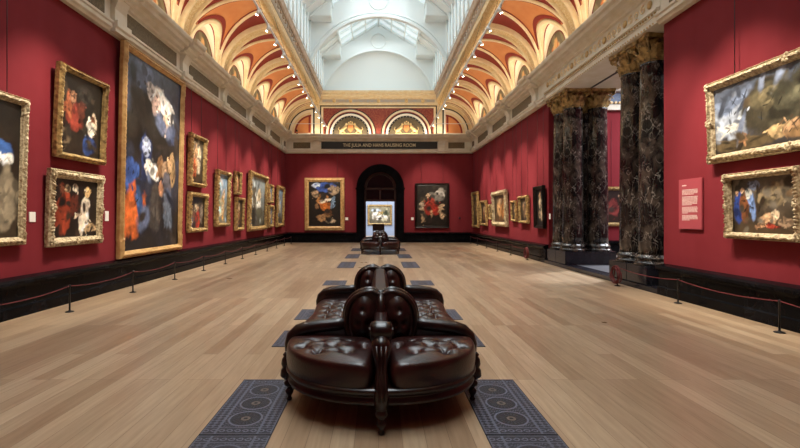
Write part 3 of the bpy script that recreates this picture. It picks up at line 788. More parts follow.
# ================================================================== SOFAS
def build_sofa():
    t = empty('round_end_sofa')
    # ---- outline of rail in plan
    def outline(n=96, sx=.785, ye=1.84, yc=1.12, e=2.25, off=0):
        pts = []
        for i in range(n):
            a = 2 * PI * i / n; c, s = math.cos(a), math.sin(a)
            x = (sx + off) * math.copysign(abs(c) ** (2 / e), c); yy = (ye - yc + off) * math.copysign(abs(s) ** (2 / e), s)
            pts.append((x, yy + math.copysign(yc, s) if abs(s) > 1e-6 else 0))
        return pts
    b = MB()
    prof = [(-.06, .19), (-.02, .19), (.01, .205), (.01, .225), (-.012, .24), (-.012, .255), (.012, .27), (.022, .285), (.022, .30), (.0, .315), (-.06, .315)]
    rings = [outline(off=p) for p, z in prof]
    n = len(rings[0]); V = []; F = []
    for k, (p, z) in enumerate(prof): V += [(x, y, z) for x, y in rings[k]]
    for k in range(len(prof)):
        k2 = (k + 1) % len(prof)
        for i in range(n): F.append((k * n + i, k * n + (i + 1) % n, k2 * n + (i + 1) % n, k2 * n + i))
    b.add(V, F, 0, True)
    b.prism(outline(off=-.03), 'z', .22, .30, 0)
    b.build('seat_rail', M['mahogany'], t)
    # ---- cushions
    def cushion(name, bd, ztop, z0, buttons, crown=.03, sc=1.0):
        """bd: closed outline, list of (x, y)"""
        cx = sum(p[0] for p in bd) / len(bd); cy = sum(p[1] for p in bd) / len(bd)
        vs = [i / 22 * .93 for i in range(1, 23)] + [.96, .985, 1.0, 1.012, 1.012, 1.0, .985]
        zs = [0] * 22 + [-.008, -.022, -.045, -.08, -.115, -.145, -.165]
        def top(x, y, v):
            z = ztop + crown * (1 - v ** 2.5) 
            for bx, by in buttons:
                d = math.hypot(x - bx, y - by); z -= .042 * math.exp(-(d / .04) ** 2) + .016 * math.exp(-(d / .09) ** 2)
            # pleats running between neighbouring buttons
            for i, (ax, ay) in enumerate(buttons):
                for (bx, by) in buttons[i + 1:]:
                    L = math.hypot(bx - ax, by - ay)
                    if L < .29:
                        u = ((x - ax) * (bx - ax) + (y - ay) * (by - ay)) / (L * L)
                        if 0 < u < 1:
                            d = abs((x - ax) * (by - ay) - (y - ay) * (bx - ax)) / L; z -= .013 * math.exp(-(d / .014) ** 2)
            return z
        b = MB(); m = len(bd); V = [(cx, cy, top(cx, cy, 0))]; F = []
        for v, dz in zip(vs, zs):
            for (x, y) in bd:
                px, py = cx + (x - cx) * v, cy + (y - cy) * v
                V.append((px, py, (top(px, py, v) if v <= .93 and dz == 0 else ztop + crown * max(0, 1 - v ** 2.5)) + dz))
        for i in range(m): F.append((0, 1 + i, 1 + (i + 1) % m))
        for k in range(len(vs) - 1):
            for i in range(m): F.append((1 + k * m + i, 1 + k * m + (i + 1) % m, 1 + (k + 1) * m + (i + 1) % m, 1 + (k + 1) * m + i))
        b.add(V, F, 0, True)
        for bx, by in buttons: b.ball((bx, by, top(bx, by, .3) + .001), .012, 8, 0, (1, 1, .5))
        return b.build(name, M['leather'], t)
    def rounded(pts, k=3, n_each=10):
        out = []
        for i in range(len(pts)):
            a, c = pts[i], pts[(i + 1) % len(pts)]
            for j in range(n_each): out.append((a[0] + (c[0] - a[0]) * j / n_each, a[1] + (c[1] - a[1]) * j / n_each))
        for _ in range(k * 2):
            out = [((out[i - 1][0] + 2 * out[i][0] + out[(i + 1) % len(out)][0]) / 4, (out[i - 1][1] + 2 * out[i][1] + out[(i + 1) % len(out)][1]) / 4) for i in range(len(out))]
        return out
    for ye in (-1, 1):
        for xe in (-1, 1):
            arc = []
            for i in range(13):
                a = PI / 2 * i / 12; c, s = math.cos(a), math.sin(a)
                arc.append((.805 * c ** (2 / 2.25), 1.12 + .73 * s ** (2 / 2.25)))
            arc = [p for p in arc if p[0] > .07] + [(.06, 1.82), (.06, 1.4), (.06, 1.06), (.4, 1.04), (.78, 1.04)]
            bd = rounded([(xe * x, ye * y) for x, y in arc], 3, 5)
            bt = [(xe * x, ye * y) for x, y in ((.26, 1.20), (.54, 1.22), (.14, 1.37), (.40, 1.38), (.64, 1.41), (.27, 1.55), (.50, 1.56))]
            cushion('seat', bd, .475, .3, bt, .035)
    for xe in (-1, 1):
        bd = rounded([(xe * x, y) for x, y in ((.12, -.92), (.76, -.92), (.80, -.5), (.76, 0), (.80, .5), (.76, .92), (.12, .92), (.12, 0))], 3, 9)
        bt = [(xe * (.28 + .16 * i), -.72 + .24 * j + (.12 if i % 2 else 0)) for i in range(3) for j in range(7) if -.75 < -.72 + .24 * j + (.12 if i % 2 else 0) < .75]
        cushion('seat', bd, .45, .3, bt)
    # ---- backrests
    def outl(a, hw, hh, cz):
        e = 2.5; c, s = math.cos(a), math.sin(a)
        x = hw * math.copysign(abs(c) ** (2 / e), c); z = cz + hh * math.copysign(abs(s) ** (2 / e), s)
        if s > 0: z -= .045 * math.exp(-(x / .055) ** 2)
        return x, z
    for ye in (-1, 1):
        yb = ye * .96
        b = MB(); N = 64
        b.prism([outl(2 * PI * i / N, .285, .25, .595) for i in range(N)], 'y', yb - .07, yb + .07, 0)
        back = b.build('backrest', M['leather'], t)
        b = MB()
        for rr, yo in ((.026, -.05), (.03, .0), (.026, .05)):
            b.tube([(outl(a, .31 + (.012 if yo == 0 else 0), .26 + (.012 if yo == 0 else 0), .595)[0], yb + yo, outl(a, .31, .26 + (.012 if yo == 0 else 0), .595)[1]) for a in [R(-35) + R(250) * i / 56 for i in range(57)]], rr, 8)
        b.build('crest_rail', M['mahogany'], back)
        for sd in (-1, 1):
            for xe in (-1, 1):
                b = MB()
                def pad(i, j):
                    a = 2 * PI * i; r = j
                    x = xe * .148 + .125 * r * math.cos(a); z = .60 + .215 * r * math.sin(a)
                    h = .075 * (1 - r ** 2.2)
                    for bx, bz in ((xe * .16, .70), (xe * .11, .58), (xe * .21, .58), (xe * .16, .47)):
                        h -= .03 * math.exp(-(math.hypot(x - bx, z - bz) / .028) ** 2)
                    return (x, yb + sd * (.068 + max(h, 0)), z)
                b.grid(pad, 40, 16, 0, cu=True)
                b.build('back_pad', M['leather'], back)
            b = MB(); b.tube([(0, yb + sd * .12, .42), (0, yb + sd * .13, .6), (0, yb + sd * .11, .76), (0, yb + sd * .03, .825)], [.04, .038, .036, .034], 10)
            b.build('back_ridge', M['mahogany'], back)
    # long spine between the two backrests
    b = MB()
    for xe in (-1, 1):
        def sp(i, j):
            y = -.88 + 1.76 * i; z = .40 + .40 * j
            x = .055 + .06 * math.sin(PI * j) ** .7 * (.75 + .25 * abs(math.cos(y * 9)))
            return (xe * x, y, z)
        b.grid(sp, 60, 12, 0)
    b.build('spine', M['leather'], t)
    b = MB(); b.prism([(-.075, .78), (-.08, .80), (-.05, .835), (.05, .835), (.08, .80), (.075, .78)], 'y', -.9, .9); b.build('spine_rail', M['mahogany'], t)
    # ---- dividers at both ends: panel, padded scroll arm, carved stile
    for ye in (-1, 1):
        b = MB()
        poly = [(1.0, .30), (1.0, .66), (1.2, .60), (1.4, .57), (1.55, .58), (1.66, .61), (1.70, .58), (1.70, .5), (1.74, .42), (1.80, .34), (1.80, .30)]
        b.prism([(ye * y, z) for y, z in poly], 'x', -.035, .035, 0)
        dv = b.build('divider', M['mahogany'], t)
        b = MB()
        b.tube([(0, ye * y, z) for y, z in ((.98, .70), (1.1, .655), (1.25, .62), (1.4, .60), (1.52, .605), (1.6, .62))], [.04, .05, .055, .06, .06, .05], 14, squash=(1.15, .75))
        b.build('arm_pad', M['leather'], dv)
        b = MB()
        b.tube([(x, ye * 1.635, .66) for x in (-.082, -.075, -.03, .03, .075, .082)], [.055, .07, .075, .075, .07, .055], 20)
        for xx in (-.086, .086): b.tube([(xx - .008, ye * 1.635, .66), (xx + .008, ye * 1.635, .66)], [.03, .03], 14)
        b.tube([(0, ye * 1.66, .61), (0, ye * 1.69, .56), (0, ye * 1.71, .50), (0, ye * 1.75, .42), (0, ye * 1.81, .34), (0, ye * 1.845, .27), (0, ye * 1.85, .19)],
               [.07, .075, .058, .045, .05, .055, .05], 14)
        for xx in (-.03, 0, .03):
            b.tube([(xx * 1.2, ye * 1.745, .58), (xx, ye * 1.77, .50), (xx * .8, ye * 1.80, .42), (xx, ye * 1.87, .33), (xx, ye * 1.90, .24)], .012, 6)
        b.build('carved_stile', M['mahogany'], dv)
    # ---- low side arms
    for ye in (-1, 1):
        for xe in (-1, 1):
            b = MB()
            path = [(.28, .57), (.40, .555), (.54, .545), (.66, .53), (.74, .505), (.80, .455), (.825, .39), (.825, .33)]
            b.tube([(xe * x, ye * (.97 + .07 * max(0, x - .4)), z) for x, z in path], [.05, .055, .058, .06, .06, .055, .045, .04], 12)
            b.prism([(xe * x, z) for x, z in [(.28, .30)] + path + [(.80, .30)]], 'y', ye * .97 - .03, ye * .97 + .03, 1)
            b.build('armrest', [M['mahogany'], M['leather']], t)
    # ---- turned legs
    prof = [(.012, 0), (.022, .004), (.024, .02), (.015, .03), (.02, .045), (.034, .065), (.036, .085), (.022, .10), (.016, .108), (.03, .118), (.044, .13), (.046, .15), (.034, .165), (.028, .172), (.048, .18), (.05, .20)]
    for x, y in ((0, -1.845), (0, 1.845), (-.775, -1.25), (.775, -1.25), (-.775, 1.25), (.775, 1.25), (-.77, 0), (.77, 0)):
        b = MB(); b.lathe(prof, 16, (x, y, 0))
        if abs(x) > .5:
            b.lathe([(.04, .19), (.05, .205), (.045, .25), (.03, .27), (.042, .30), (.035, .34), (.02, .36), (.03, .375), (.012, .395)], 14, (x * 1.035, y, 0))
        b.build('leg', M['mahogany'], t)
    return t
sofa = build_sofa(); sofa.location = (.02, 4.98, 0); sofa.scale = (.968, 1, 1)
tag(sofa, 'large dark oxblood leather sofa with rounded tufted seats filling the foreground', 'sofa', 'round-ended gallery sofas')
s2 = copy_tree(sofa); s2.location = (.07, 19.84, 0)
tag(s2, 'small-looking dark leather sofa standing far off in front of the arched doorway', 'sofa', 'round-ended gallery sofas')

# wooden chair in the next room
ch = empty('wooden_chair', (.0, 29.2, 0)); tag(ch, 'brown high-backed wooden chair in the doorway behind the far sofa', 'chair')
b = MB(); b.rbox(-.38, .38, -.25, .25, .42, .5, .015); b.build('seat', M['wood_frame'], ch)
b = MB(); b.rbox(-.38, .38, -.29, -.24, .62, 1.06, .02); b.build('backrest', M['mahogany'], ch)
for x in (-.34, .34):
    for y in (-.26, .22):
        b = MB(); b.rbox(x - .025, x + .025, y - .025, y + .025, 0, 1.0 if y < 0 else .43, .005); b.build('leg', M['mahogany'], ch)

# ================================================================== FLOOR GRILLES
def grille_colors(X, Y, w, L):
    """X across -w/2..w/2, Y along -L/2..L/2"""
    bg = np.array(lin('20222c')); fg = np.array(lin('5a5d6c')); dk = np.array(lin('17171d')); br = np.array(lin('5a5048'))
    col = np.tile(bg, (len(X), 1))
    ex = w / 2 - np.abs(X); ey = L / 2 - np.abs(Y)
    inner = (ex > .10) & (ey > .10)
    lat = (np.sin(X * 150) * np.sin(Y * 150 + 6 * np.sin(X * 40)) > .25)
    col[inner & lat] = fg * .62
    side = (ex <= .10) & (ex > .012) & (ey > .1)
    pat = np.abs(((Y * 24) % 1) - .5) < np.abs(((ex - .01) * 22) % 1 - .5)
    col[side & pat] = fg * .8
    end = (ey <= .10) & (ey > .012)
    u = ((X + w / 2) * (9 / w)) % 1 - .5; v = (ey - .055) * (9 / w)
    rr = np.hypot(u, v); ang = np.arctan2(v, u)
    col[end & (np.abs(rr - .30 - .03 * ang) < .09)] = fg
    for line in (.012, .10, .108): col[(np.abs(ex - line) < .004) & (ey > .01)] = fg * .9
    for line in (.012, .10): col[(np.abs(ey - line) < .004)] = fg * .9
    k = max(1, int(round((L - .22) / .285)))
    for i in range(k):
        cy = -L / 2 + .11 + (L - .22) * (i + .5) / k
        r = np.hypot(X, (Y - cy)); a = np.arctan2(Y - cy, X)
        col[r < .125] = bg; col[np.abs(r - .118) < .007] = fg
        col[r < .10] = dk; col[(r < .095) & (r > .045) & (np.sin(a * 20) > .2)] = bg * 1.5; col[r < .035] = br; col[r < .016] = dk
    col[(ex < .008) | (ey < .006)] = dk
    return col
def make_grille(L, nu, nv):
    w = .5; b = MB()
    b.grid(lambda i, j: (-w / 2 + w * i, -L / 2 + L * j, .006), nu, nv, 0, smooth=False)
    top = len(b.v); b.box(-w / 2, w / 2, -L / 2, L / 2, .0005, .0055, 0)
    o = b.build('floor_grille', M['grille'])
    me = o.data; n = len(me.vertices); co = np.empty(n * 3); me.vertices.foreach_get('co', co); co = co.reshape(-1, 3)
    c = grille_colors(co[:, 0], co[:, 1], w, L)
    ca = me.color_attributes.new('Col', 'FLOAT_COLOR', 'POINT'); ca.data.foreach_set('color', np.hstack([c, np.ones((n, 1))]).ravel())
    return o
g_big = make_grille(1.06, 120, 250); g_s = make_grille(.74, 40, 60); g_m = make_grille(1.8, 30, 90)
first = set()
def put(src, x, y, label):
    o = src if src.name not in first else src.copy()
    if src.name in first: COL.objects.link(o)
    first.add(src.name); o.location = (x, y, 0); tag(o, label, 'floor grille', 'cast iron grilles inlaid in the oak floor')
for sg, side in ((-1, 'left'), (1, 'right')):
    put(g_big, sg * .985, 3.655, f'ornate dark iron floor grille touching the near sofa\'s front {side} leg')
    put(g_big, sg * .985, 2.585, f'ornate dark floor grille cut by the bottom edge, {side} of the sofa')
    put(g_s, sg * .985, 5.62, f'dark floor grille peeping out beside the near sofa\'s front armrest, {side} side')
    put(g_s, sg * .985, 7.0, f'dark floor grille beside the near sofa\'s rear armrest, {side} side')
    put(g_s, sg * .985, 10.35, f'small dark floor grille just beyond the near sofa\'s far end, {side} side')
    put(g_m, sg * .985, 14.3, f'dark floor grille nearest in front of the far sofa, {side} side')
    put(g_m, sg * .985, 17.4, f'dark floor grille level with the far sofa\'s front leg, {side} side')
    put(g_m, sg * .985, 20.9, f'dark floor grille beside the far sofa\'s rear half, {side} side')

# ================================================================== PAINTINGS
def vn(U, V, f, seed):
    rs = np.random.RandomState(seed); n = 64; g = rs.rand(n, n)
    x = (U * f) % n; y = (V * f) % n; i = x.astype(int); j = y.astype(int); fx = x - i; fy = y - j
    fx = fx * fx * (3 - 2 * fx); fy = fy * fy * (3 - 2 * fy); i2 = (i + 1) % n; j2 = (j + 1) % n; i %= n; j %= n
    return g[i, j] * (1 - fx) * (1 - fy) + g[i2, j] * fx * (1 - fy) + g[i, j2] * (1 - fx) * fy + g[i2, j2] * fx * fy
def fbm(U, V, f, seed): return sum(vn(U, V, f * 2 ** k, seed + k) * .5 ** k for k in range(4)) / 1.875
def paint_canvas(o, w, h, top, bot, blobs, seed):
    me = o.data; n = len(me.vertices); co = np.empty(n * 3); me.vertices.foreach_get('co', co); co = co.reshape(-1, 3)
    U = np.clip(co[:, 0] / w + .5, 0, 1); V = np.clip(co[:, 2] / h, 0, 1)
    t = np.clip(V + .5 * (fbm(U * w, V * h, 1.7, seed) - .5), 0, 1)[:, None]
    C = np.array(lin(bot)) * (1 - t) + np.array(lin(top)) * t
    C = C * (.35 + 1.1 * fbm(U * w + 5, V * h, 4.5, seed + 9))[:, None]
    rs = random.Random(seed); full = []
    for bl in blobs:
        u, v, ru, rv, ang, hx, soft = bl; full.append((bl, 1.0))
        for q in range(9):          # small dabs of lighter and darker paint over each patch
            a = rs.uniform(0, 2 * PI); r = rs.uniform(.2, 1.05); f = rs.uniform(.16, .42)
            full.append(((u + ru * r * math.cos(a), v + rv * r * math.sin(a), ru * f, rv * f * rs.uniform(.6, 1.5), ang + rs.uniform(-50, 50), hx, .5), rs.choice((.35, .5, .75, 1.25, 1.5))))
    for q in range(70):             # short crisp strokes
        bl = rs.choice(blobs); u, v, ru, rv, ang, hx, soft = bl; a = rs.uniform(0, 2 * PI); r = rs.uniform(0, 1.5)
        full.append(((u + ru * r * math.cos(a), v + rv * r * math.sin(a), rs.uniform(.02, .05) / w ** .5, rs.uniform(.006, .02) / h ** .5, rs.uniform(0, 180), hx, .3), rs.choice((.15, .3, .5, .9, 1.4))))
    for q in range(16):             # murky half-lit patches in the ground
        full.append(((rs.random(), rs.random(), rs.uniform(.03, .1), rs.uniform(.03, .1), rs.uniform(0, 180), bot if q % 2 else top, .7), rs.choice((.4, 1.6, 2.2))))
    for k, ((u, v, ru, rv, ang, hx, soft), gain) in enumerate(full):
        a = R(ang); du = (U - u) * w; dv = (V - v) * h; x = du * math.cos(a) + dv * math.sin(a); y = -du * math.sin(a) + dv * math.cos(a)
        d = np.hypot(x / (ru * w), y / (rv * h)) + 1.1 * (fbm(U * w + 3 * k, V * h, 5.5 / max(.3, min(w, h, 1.6)), seed + 20 + k % 7) - .5) - .1
        m = np.clip((1 - d) / (soft * .8), 0, 1)[:, None]
        sh = gain * (.45 + 1.1 * fbm(U * w + k, V * h + 7, 9.0 / max(.6, min(w, h, 1.6)), seed + 40 + k % 5))[:, None]
        C = C * (1 - m) + np.clip(np.array(lin(hx)) * sh, 0, .9) * m
    C = C * (.55 + .9 * fbm(U * w + 2, V * h + 3, 13, seed + 60))[:, None]
    ca = me.color_attributes.new('Col', 'FLOAT_COLOR', 'POINT')
    ca.data.foreach_set('color', np.hstack([C, np.ones((n, 1))]).ravel().astype(np.float32))
GOLDP = [(0, 0), (0, .55), (.08, .72), (.2, .62), (.38, .95), (.55, 1.0), (.7, .72), (.84, .6), (.92, .42), (1, .30)]
WOODP = [(0, 0), (0, .8), (.12, 1), (.3, .9), (.5, .6), (.75, .5), (.88, .55), (1, .3)]
def painting(label, wall, a0, a1, zb, zt, fw, fm, top, bot, blobs, seed, tilt=1.6, carve=1.0, dep=.10, res=26, group=None, wires=True, off=.02):
    w, h = abs(a1 - a0), zt - zb; c = (a0 + a1) / 2
    loc, rz = {'L': ((XL + off, c, zb), PI / 2), 'R': ((XR - off, c, zb), -PI / 2), 'B': ((c, YB - off, zb), 0), 'N': ((c, 36.8 - off, zb), 0), 'S': ((c, 17.5 - off, zb), 0)}[wall]
    t = empty('painting', loc, (R(tilt), 0, rz)); tag(t, label, 'painting', group)
    prof = WOODP if carve == 0 else GOLDP
    b = MB(); ns = max(10, int(44 * max(w, h) * min(1, 8 / max(6, abs(c))) + 10)) if carve else 2
    per = []
    for (sx, sz, ex, ez) in ((-1, 0, 1, 0), (1, 0, 1, 1), (1, 1, -1, 1), (-1, 1, -1, 0)):
        for i in range(ns): per.append((sx, sz, ex, ez, i / ns))
    V = []; F = []; m = len(per); K = len(prof)
    for pi_, (sx, sz, ex, ez, q) in enumerate(per):
        for k, (tt, dd) in enumerate(prof):
            ins = tt * fw
            x0, x1 = sx * (w / 2 - ins), ex * (w / 2 - ins)
            z0 = ins if sz == 0 else h - ins; z1 = ins if ez == 0 else h - ins
            d = dd * dep
            if carve and .3 < tt < .6: d += min(carve, 1.2) * .09 * dep * math.sin(pi_ * 1.9) + min(carve, 1.2) * .07 * dep * math.sin(pi_ * .7 + k)
            if carve and (q < .08 or q > .92): d += .12 * dep
            V.append((x0 + (x1 - x0) * q, -d, z0 + (z1 - z0) * q))
    for i in range(m):
        for k in range(K - 1): F.append((i * K + k, ((i + 1) % m) * K + k, ((i + 1) % m) * K + k + 1, i * K + k + 1))
    b.add(V, F, 0)
    b.box(-w / 2 + .01, w / 2 - .01, -.02, 0, .01, h - .01, 0)
    if carve > 1:      # corner and centre cartouches
        for cx, cz in ((-w / 2, 0), (w / 2, 0), (-w / 2, h), (w / 2, h), (0, 0), (0, h), (-w / 2, h / 2), (w / 2, h / 2)):
            xx = cx * (1 - fw / w) ; zz = fw / 2 if cz == 0 else (h - fw / 2 if cz == h else cz)
            for q in range(5):
                an = q * 2 * PI / 5; b.ball((xx + .3 * fw * math.cos(an), -dep * .92, zz + .3 * fw * math.sin(an)), fw * .22, 8, 0, (1, .5, 1))
            b.ball((xx, -dep * .98, zz), fw * .2, 8, 0, (1, .6, 1))
    b.build('picture_frame', M[fm], t)
    cw, chh = w - 2 * fw * .93, h - 2 * fw * .93
    b = MB(); nu, nv = max(12, int(cw * res)), max(12, int(chh * res))
    b.grid(lambda i, j: (-cw / 2 + cw * i, -.028, chh * j), nu, nv, 0, smooth=True)
    co = b.build('canvas', M['canvas'], t); paint_canvas(co, cw, chh, top, bot, blobs, seed); co.location = (0, 0, fw * .93)
    if wires and 'lower' not in label and 5.2 - zt > .3:
        L = 5.22 - zt
        for x in (-w * .32, w * .32):
            b = MB(); s_ = math.sin(R(tilt)); c_ = math.cos(R(tilt))
            # vertical in the room, so undo the tilt of the picture
            p0 = (x, -.01, h - .01); dy = -(off + .0) ; p1 = (x, -.01 + L * s_, h - .01 + L * c_)
            b.tube([p0, p1], .006, 5); b.build('hanging_wire', M['iron'], t)
    return t

P = painting
W_, F_, Rd, Bl, Gd, Dk = 'e8dcc8', 'd8b088', 'a03a20', '2c4a90', 'b88040', '14100e'
P('framed painting cut by the left edge, dark with a blue robe and a stone block', 'L', 5.0, 6.98, 1.08, 3.30, .12, 'gilt_pale', '1c1813', '3a2f22',
  [(.74, .62, .17, .08, 0, '34558c', .3), (.84, .57, .08, .05, 15, 'ece6d8', .2), (.86, .26, .13, .22, 0, '8d8069', .2), (.66, .42, .08, .10, 0, '2c4a80', .3), (.66, .24, .10, .14, 0, 'a5502e', .3), (.66, .08, .08, .03, 0, 'c89c78', .3), (.45, .75, .08, .08, 0, F_, .3)], 1, carve=1, res=50)
P('upper of two near left pictures, dark, a white-clad kneeling patch at its lower right', 'L', 7.62, 8.97, 2.52, 4.12, .105, 'gilt', '1b1712', '2a2219',
  [(.33, .52, .17, .20, 10, '7c3226', .3), (.2, .6, .09, .14, 0, 'a05838', .3), (.5, .6, .1, .16, 0, '5a2c20', .4), (.30, .72, .07, .07, 0, 'a87a5c', .3), (.72, .36, .13, .16, -10, 'e4d8c4', .2), (.84, .48, .05, .12, 20, 'dcc8aa', .3), (.70, .16, .15, .12, 0, '2c4272', .25), (.78, .52, .06, .05, 0, '6a3c20', .3), (.14, .2, .14, .12, 0, '6b5a44', .3), (.55, .8, .2, .1, 0, '34302a', .5)], 2, tilt=2.6, carve=.5, dep=.13, res=60)
P('lower of two near left pictures, carved gilt frame, two reddish figures and a pale one', 'L', 7.45, 8.9, 1.0, 2.31, .15, 'gilt_pale', '17120f', '251a12',
  [(.22, .46, .16, .34, 0, '85341f', .2), (.2, .84, .07, .08, 0, '6a3a28', .3), (.30, .82, .06, .07, 0, 'a08868', .25), (.46, .85, .06, .07, 0, 'c8b8a0', .25), (.45, .56, .10, .2, 0, '5e2a1c', .3), (.70, .42, .11, .32, -8, 'ecdac0', .2), (.76, .80, .06, .08, 0, 'd8b078', .2), (.86, .16, .14, .08, 0, 'c8a87c', .25), (.55, .40, .10, .03, 35, 'dcc0a0', .3)], 3, tilt=1.8, carve=1.6, dep=.11, res=64)
P('tallest painting on the left wall, night sky with glowing figures, plain gilt frame', 'L', 9.48, 12.45, .62, 5.20, .15, 'wood_frame', '42495c', '221d1a',
  [(.45, .62, .6, .14, 0, '25221f', .5), (.22, .7, .14, .2, 0, '2a2622', .3), (.30, .60, .13, .15, 0, '1d1a18', .4), (.20, .92, .2, .08, 0, '525b74', .6), (.62, .83, .17, .06, -20, 'e6ddd4', .4), (.52, .80, .08, .06, 0, 'd2b0a0', .3), (.78, .76, .07, .08, 25, 'f0e8dc', .35), (.42, .86, .07, .05, 0, 'cfc4be', .4), (.85, .66, .14, .07, 0, '48506a', .5), (.70, .72, .05, .05, 0, 'd8b898', .3),
   (.36, .50, .09, .12, -15, '2e3c66', .3), (.36, .56, .06, .05, 0, 'b8c0d8', .3), (.45, .44, .12, .045, -25, 'f4ecdc', .3), (.14, .36, .10, .13, 0, '3a5590', .3), (.18, .22, .16, .15, -25, 'c2602c', .25), (.26, .27, .05, .10, 0, '3e5c8c', .3), (.62, .46, .06, .06, 0, '9c7450', .3), (.72, .44, .06, .06, 0, 'b09070', .3), (.86, .46, .06, .09, 0, 'a88860', .3), (.75, .34, .08, .10, 0, '6e6a70', .35), (.55, .22, .10, .14, 0, '4c4640', .35), (.78, .20, .09, .13, 10, '5c6470', .35), (.78, .48, .05, .04, 0, 'c8a078', .3), (.64, .33, .05, .05, 0, 'b08060', .35)], 4, tilt=1.2, carve=.35, dep=.13, res=48, wires=False)
P('small upper picture just beyond the tallest painting, pale figures in orange robes', 'L', 13.0, 14.15, 2.41, 3.94, .12, 'gilt', '6b6456', '3e2c1e',
  [(.45, .55, .12, .34, 0, 'd8a878', .25), (.35, .3, .18, .2, 0, 'b8562c', .25), (.7, .55, .12, .3, 0, 'e8d4b4', .3), (.45, .86, .07, .06, 0, F_, .3)], 5, dep=.15, res=30, wires=True)
P('small lower picture just beyond the tallest painting, red and blue clothes', 'L', 12.95, 14.3, 1.05, 2.23, .13, 'gilt', '2c241c', '3a2a1e',
  [(.55, .3, .13, .28, 0, 'b03a24', .25), (.25, .45, .12, .3, 0, '6a4630', .3), (.8, .5, .1, .26, 0, '8c7c6c', .3), (.42, .62, .08, .12, 0, 'e0c8a0', .3), (.6, .7, .07, .08, 0, F_, .3), (.15, .25, .1, .18, 0, '38506a', .3)], 6, dep=.13, res=30, carve=1.3)
P('left wall picture with bright blue sky and a yellow-robed standing figure', 'L', 15.1, 16.4, 1.17, 3.1, .13, 'gilt', '8aa8c4', '7c7460',
  [(.35, .8, .2, .12, 0, 'e4e2dc', .5), (.6, .35, .14, .26, 0, 'd8a048', .3), (.5, .3, .2, .18, 0, 'c8b898', .4), (.25, .45, .12, .3, 0, '5c7858', .4), (.7, .6, .08, .1, 0, F_, .3)], 7, dep=.15, res=24, carve=1.3)
P('narrow upper picture between the sky picture and the large silvery one', 'L', 17.15, 17.9, 2.36, 3.25, .1, 'gilt', '4a3c2c', '7a4a30', [(.5, .5, .2, .3, 0, 'c88c64', .3), (.4, .8, .1, .1, 0, F_, .3)], 8, dep=.12, res=22)
P('narrow lower picture, dark brown with one orange patch, fourth column on the left wall', 'L', 17.2, 18.2, .98, 2.27, .12, 'gilt', '2c241c', '4a3424', [(.5, .45, .18, .3, 0, 'a07048', .3), (.55, .75, .12, .12, 0, 'c8ac8c', .3)], 9, dep=.13, res=22)
P('large far left wall picture with silvery white patches on grey-green', 'L', 18.9, 21.8, .9, 3.45, .2, 'gilt', '9aa4a4', '3c3a30',
  [(.5, .45, .22, .2, 0, 'e0ddd0', .35), (.3, .25, .18, .16, 0, '2a2a24', .3), (.7, .25, .2, .15, 0, '4a4a3c', .3), (.62, .65, .12, .15, 0, 'c8b088', .3), (.3, .6, .12, .2, 0, '6c6450', .3)], 10, dep=.16, res=18)
P('tiny upper picture in the last stacked pair at the far left', 'L', 22.4, 23.35, 2.2, 3.14, .14, 'gilt', '6c86a0', '5a4c34', [(.5, .4, .2, .2, 0, 'd8b080', .3)], 11, dep=.12, res=18)
P('tiny lower picture in the last stacked pair at the far left', 'L', 22.4, 23.4, .98, 2.1, .15, 'gilt', '58708c', '443a2c', [(.5, .5, .18, .25, 0, 'c0a080', .3)], 12, dep=.12, res=18)
P('last picture on the left wall before the corner, pale blue above brown', 'L', 24.1, 25.8, .97, 3.2, .2, 'gilt', '7c98b4', '5a5040', [(.5, .5, .2, .25, 0, 'c8c4b0', .4), (.4, .25, .2, .12, 0, '384a34', .3)], 13, dep=.14, res=18)
# back wall
P('back wall painting with a vivid blue patch, left of the arched door', 'B', -4.33, -2.0, .72, 3.8, .24, 'wood_frame', '1c1814', '1d1713',
  [(.55, .87, .34, .10, 0, '3f5ca8', .2), (.22, .92, .12, .05, 0, 'b8c4d4', .3), (.78, .82, .18, .10, 0, 'a0886c', .3), (.42, .62, .16, .10, 0, 'b07a44', .3), (.52, .46, .16, .10, -20, 'b8682c', .25), (.55, .58, .20, .03, 20, 'e6d8c0', .3), (.75, .52, .05, .14, -15, '7890a8', .3), (.20, .72, .10, .08, 0, 'a88c6c', .3), (.45, .20, .20, .07, 0, 'a07850', .3), (.68, .14, .14, .06, 0, 'c8b494', .3), (.25, .46, .05, .07, 0, '8a6848', .3), (.62, .30, .12, .06, 20, '7a5030', .35)], 20, carve=.3, res=26, tilt=.8)
P('back wall painting in a black frame, central crimson drapery, right of the door', 'B', 2.15, 4.15, .85, 3.48, .14, 'ebony', '2a251e', '1a1511',
  [(.72, .75, .26, .14, 0, '8a8478', .35), (.78, .80, .14, .06, 0, 'b8b4a8', .4), (.50, .42, .30, .14, 0, 'a03022', .22), (.42, .62, .16, .09, 0, 'ac4030', .25), (.37, .74, .05, .05, 0, 'dcb890', .25), (.14, .50, .10, .09, 0, 'd8c0a0', .25), (.20, .24, .06, .16, 0, 'c8a880', .25), (.82, .30, .06, .17, 10, 'd0b088', .25), (.80, .50, .12, .03, 30, 'd0b088', .3), (.18, .66, .06, .06, 0, 'a88860', .3), (.48, .28, .04, .1, 0, 'c8a078', .3)], 21, carve=0, res=26, tilt=.8)
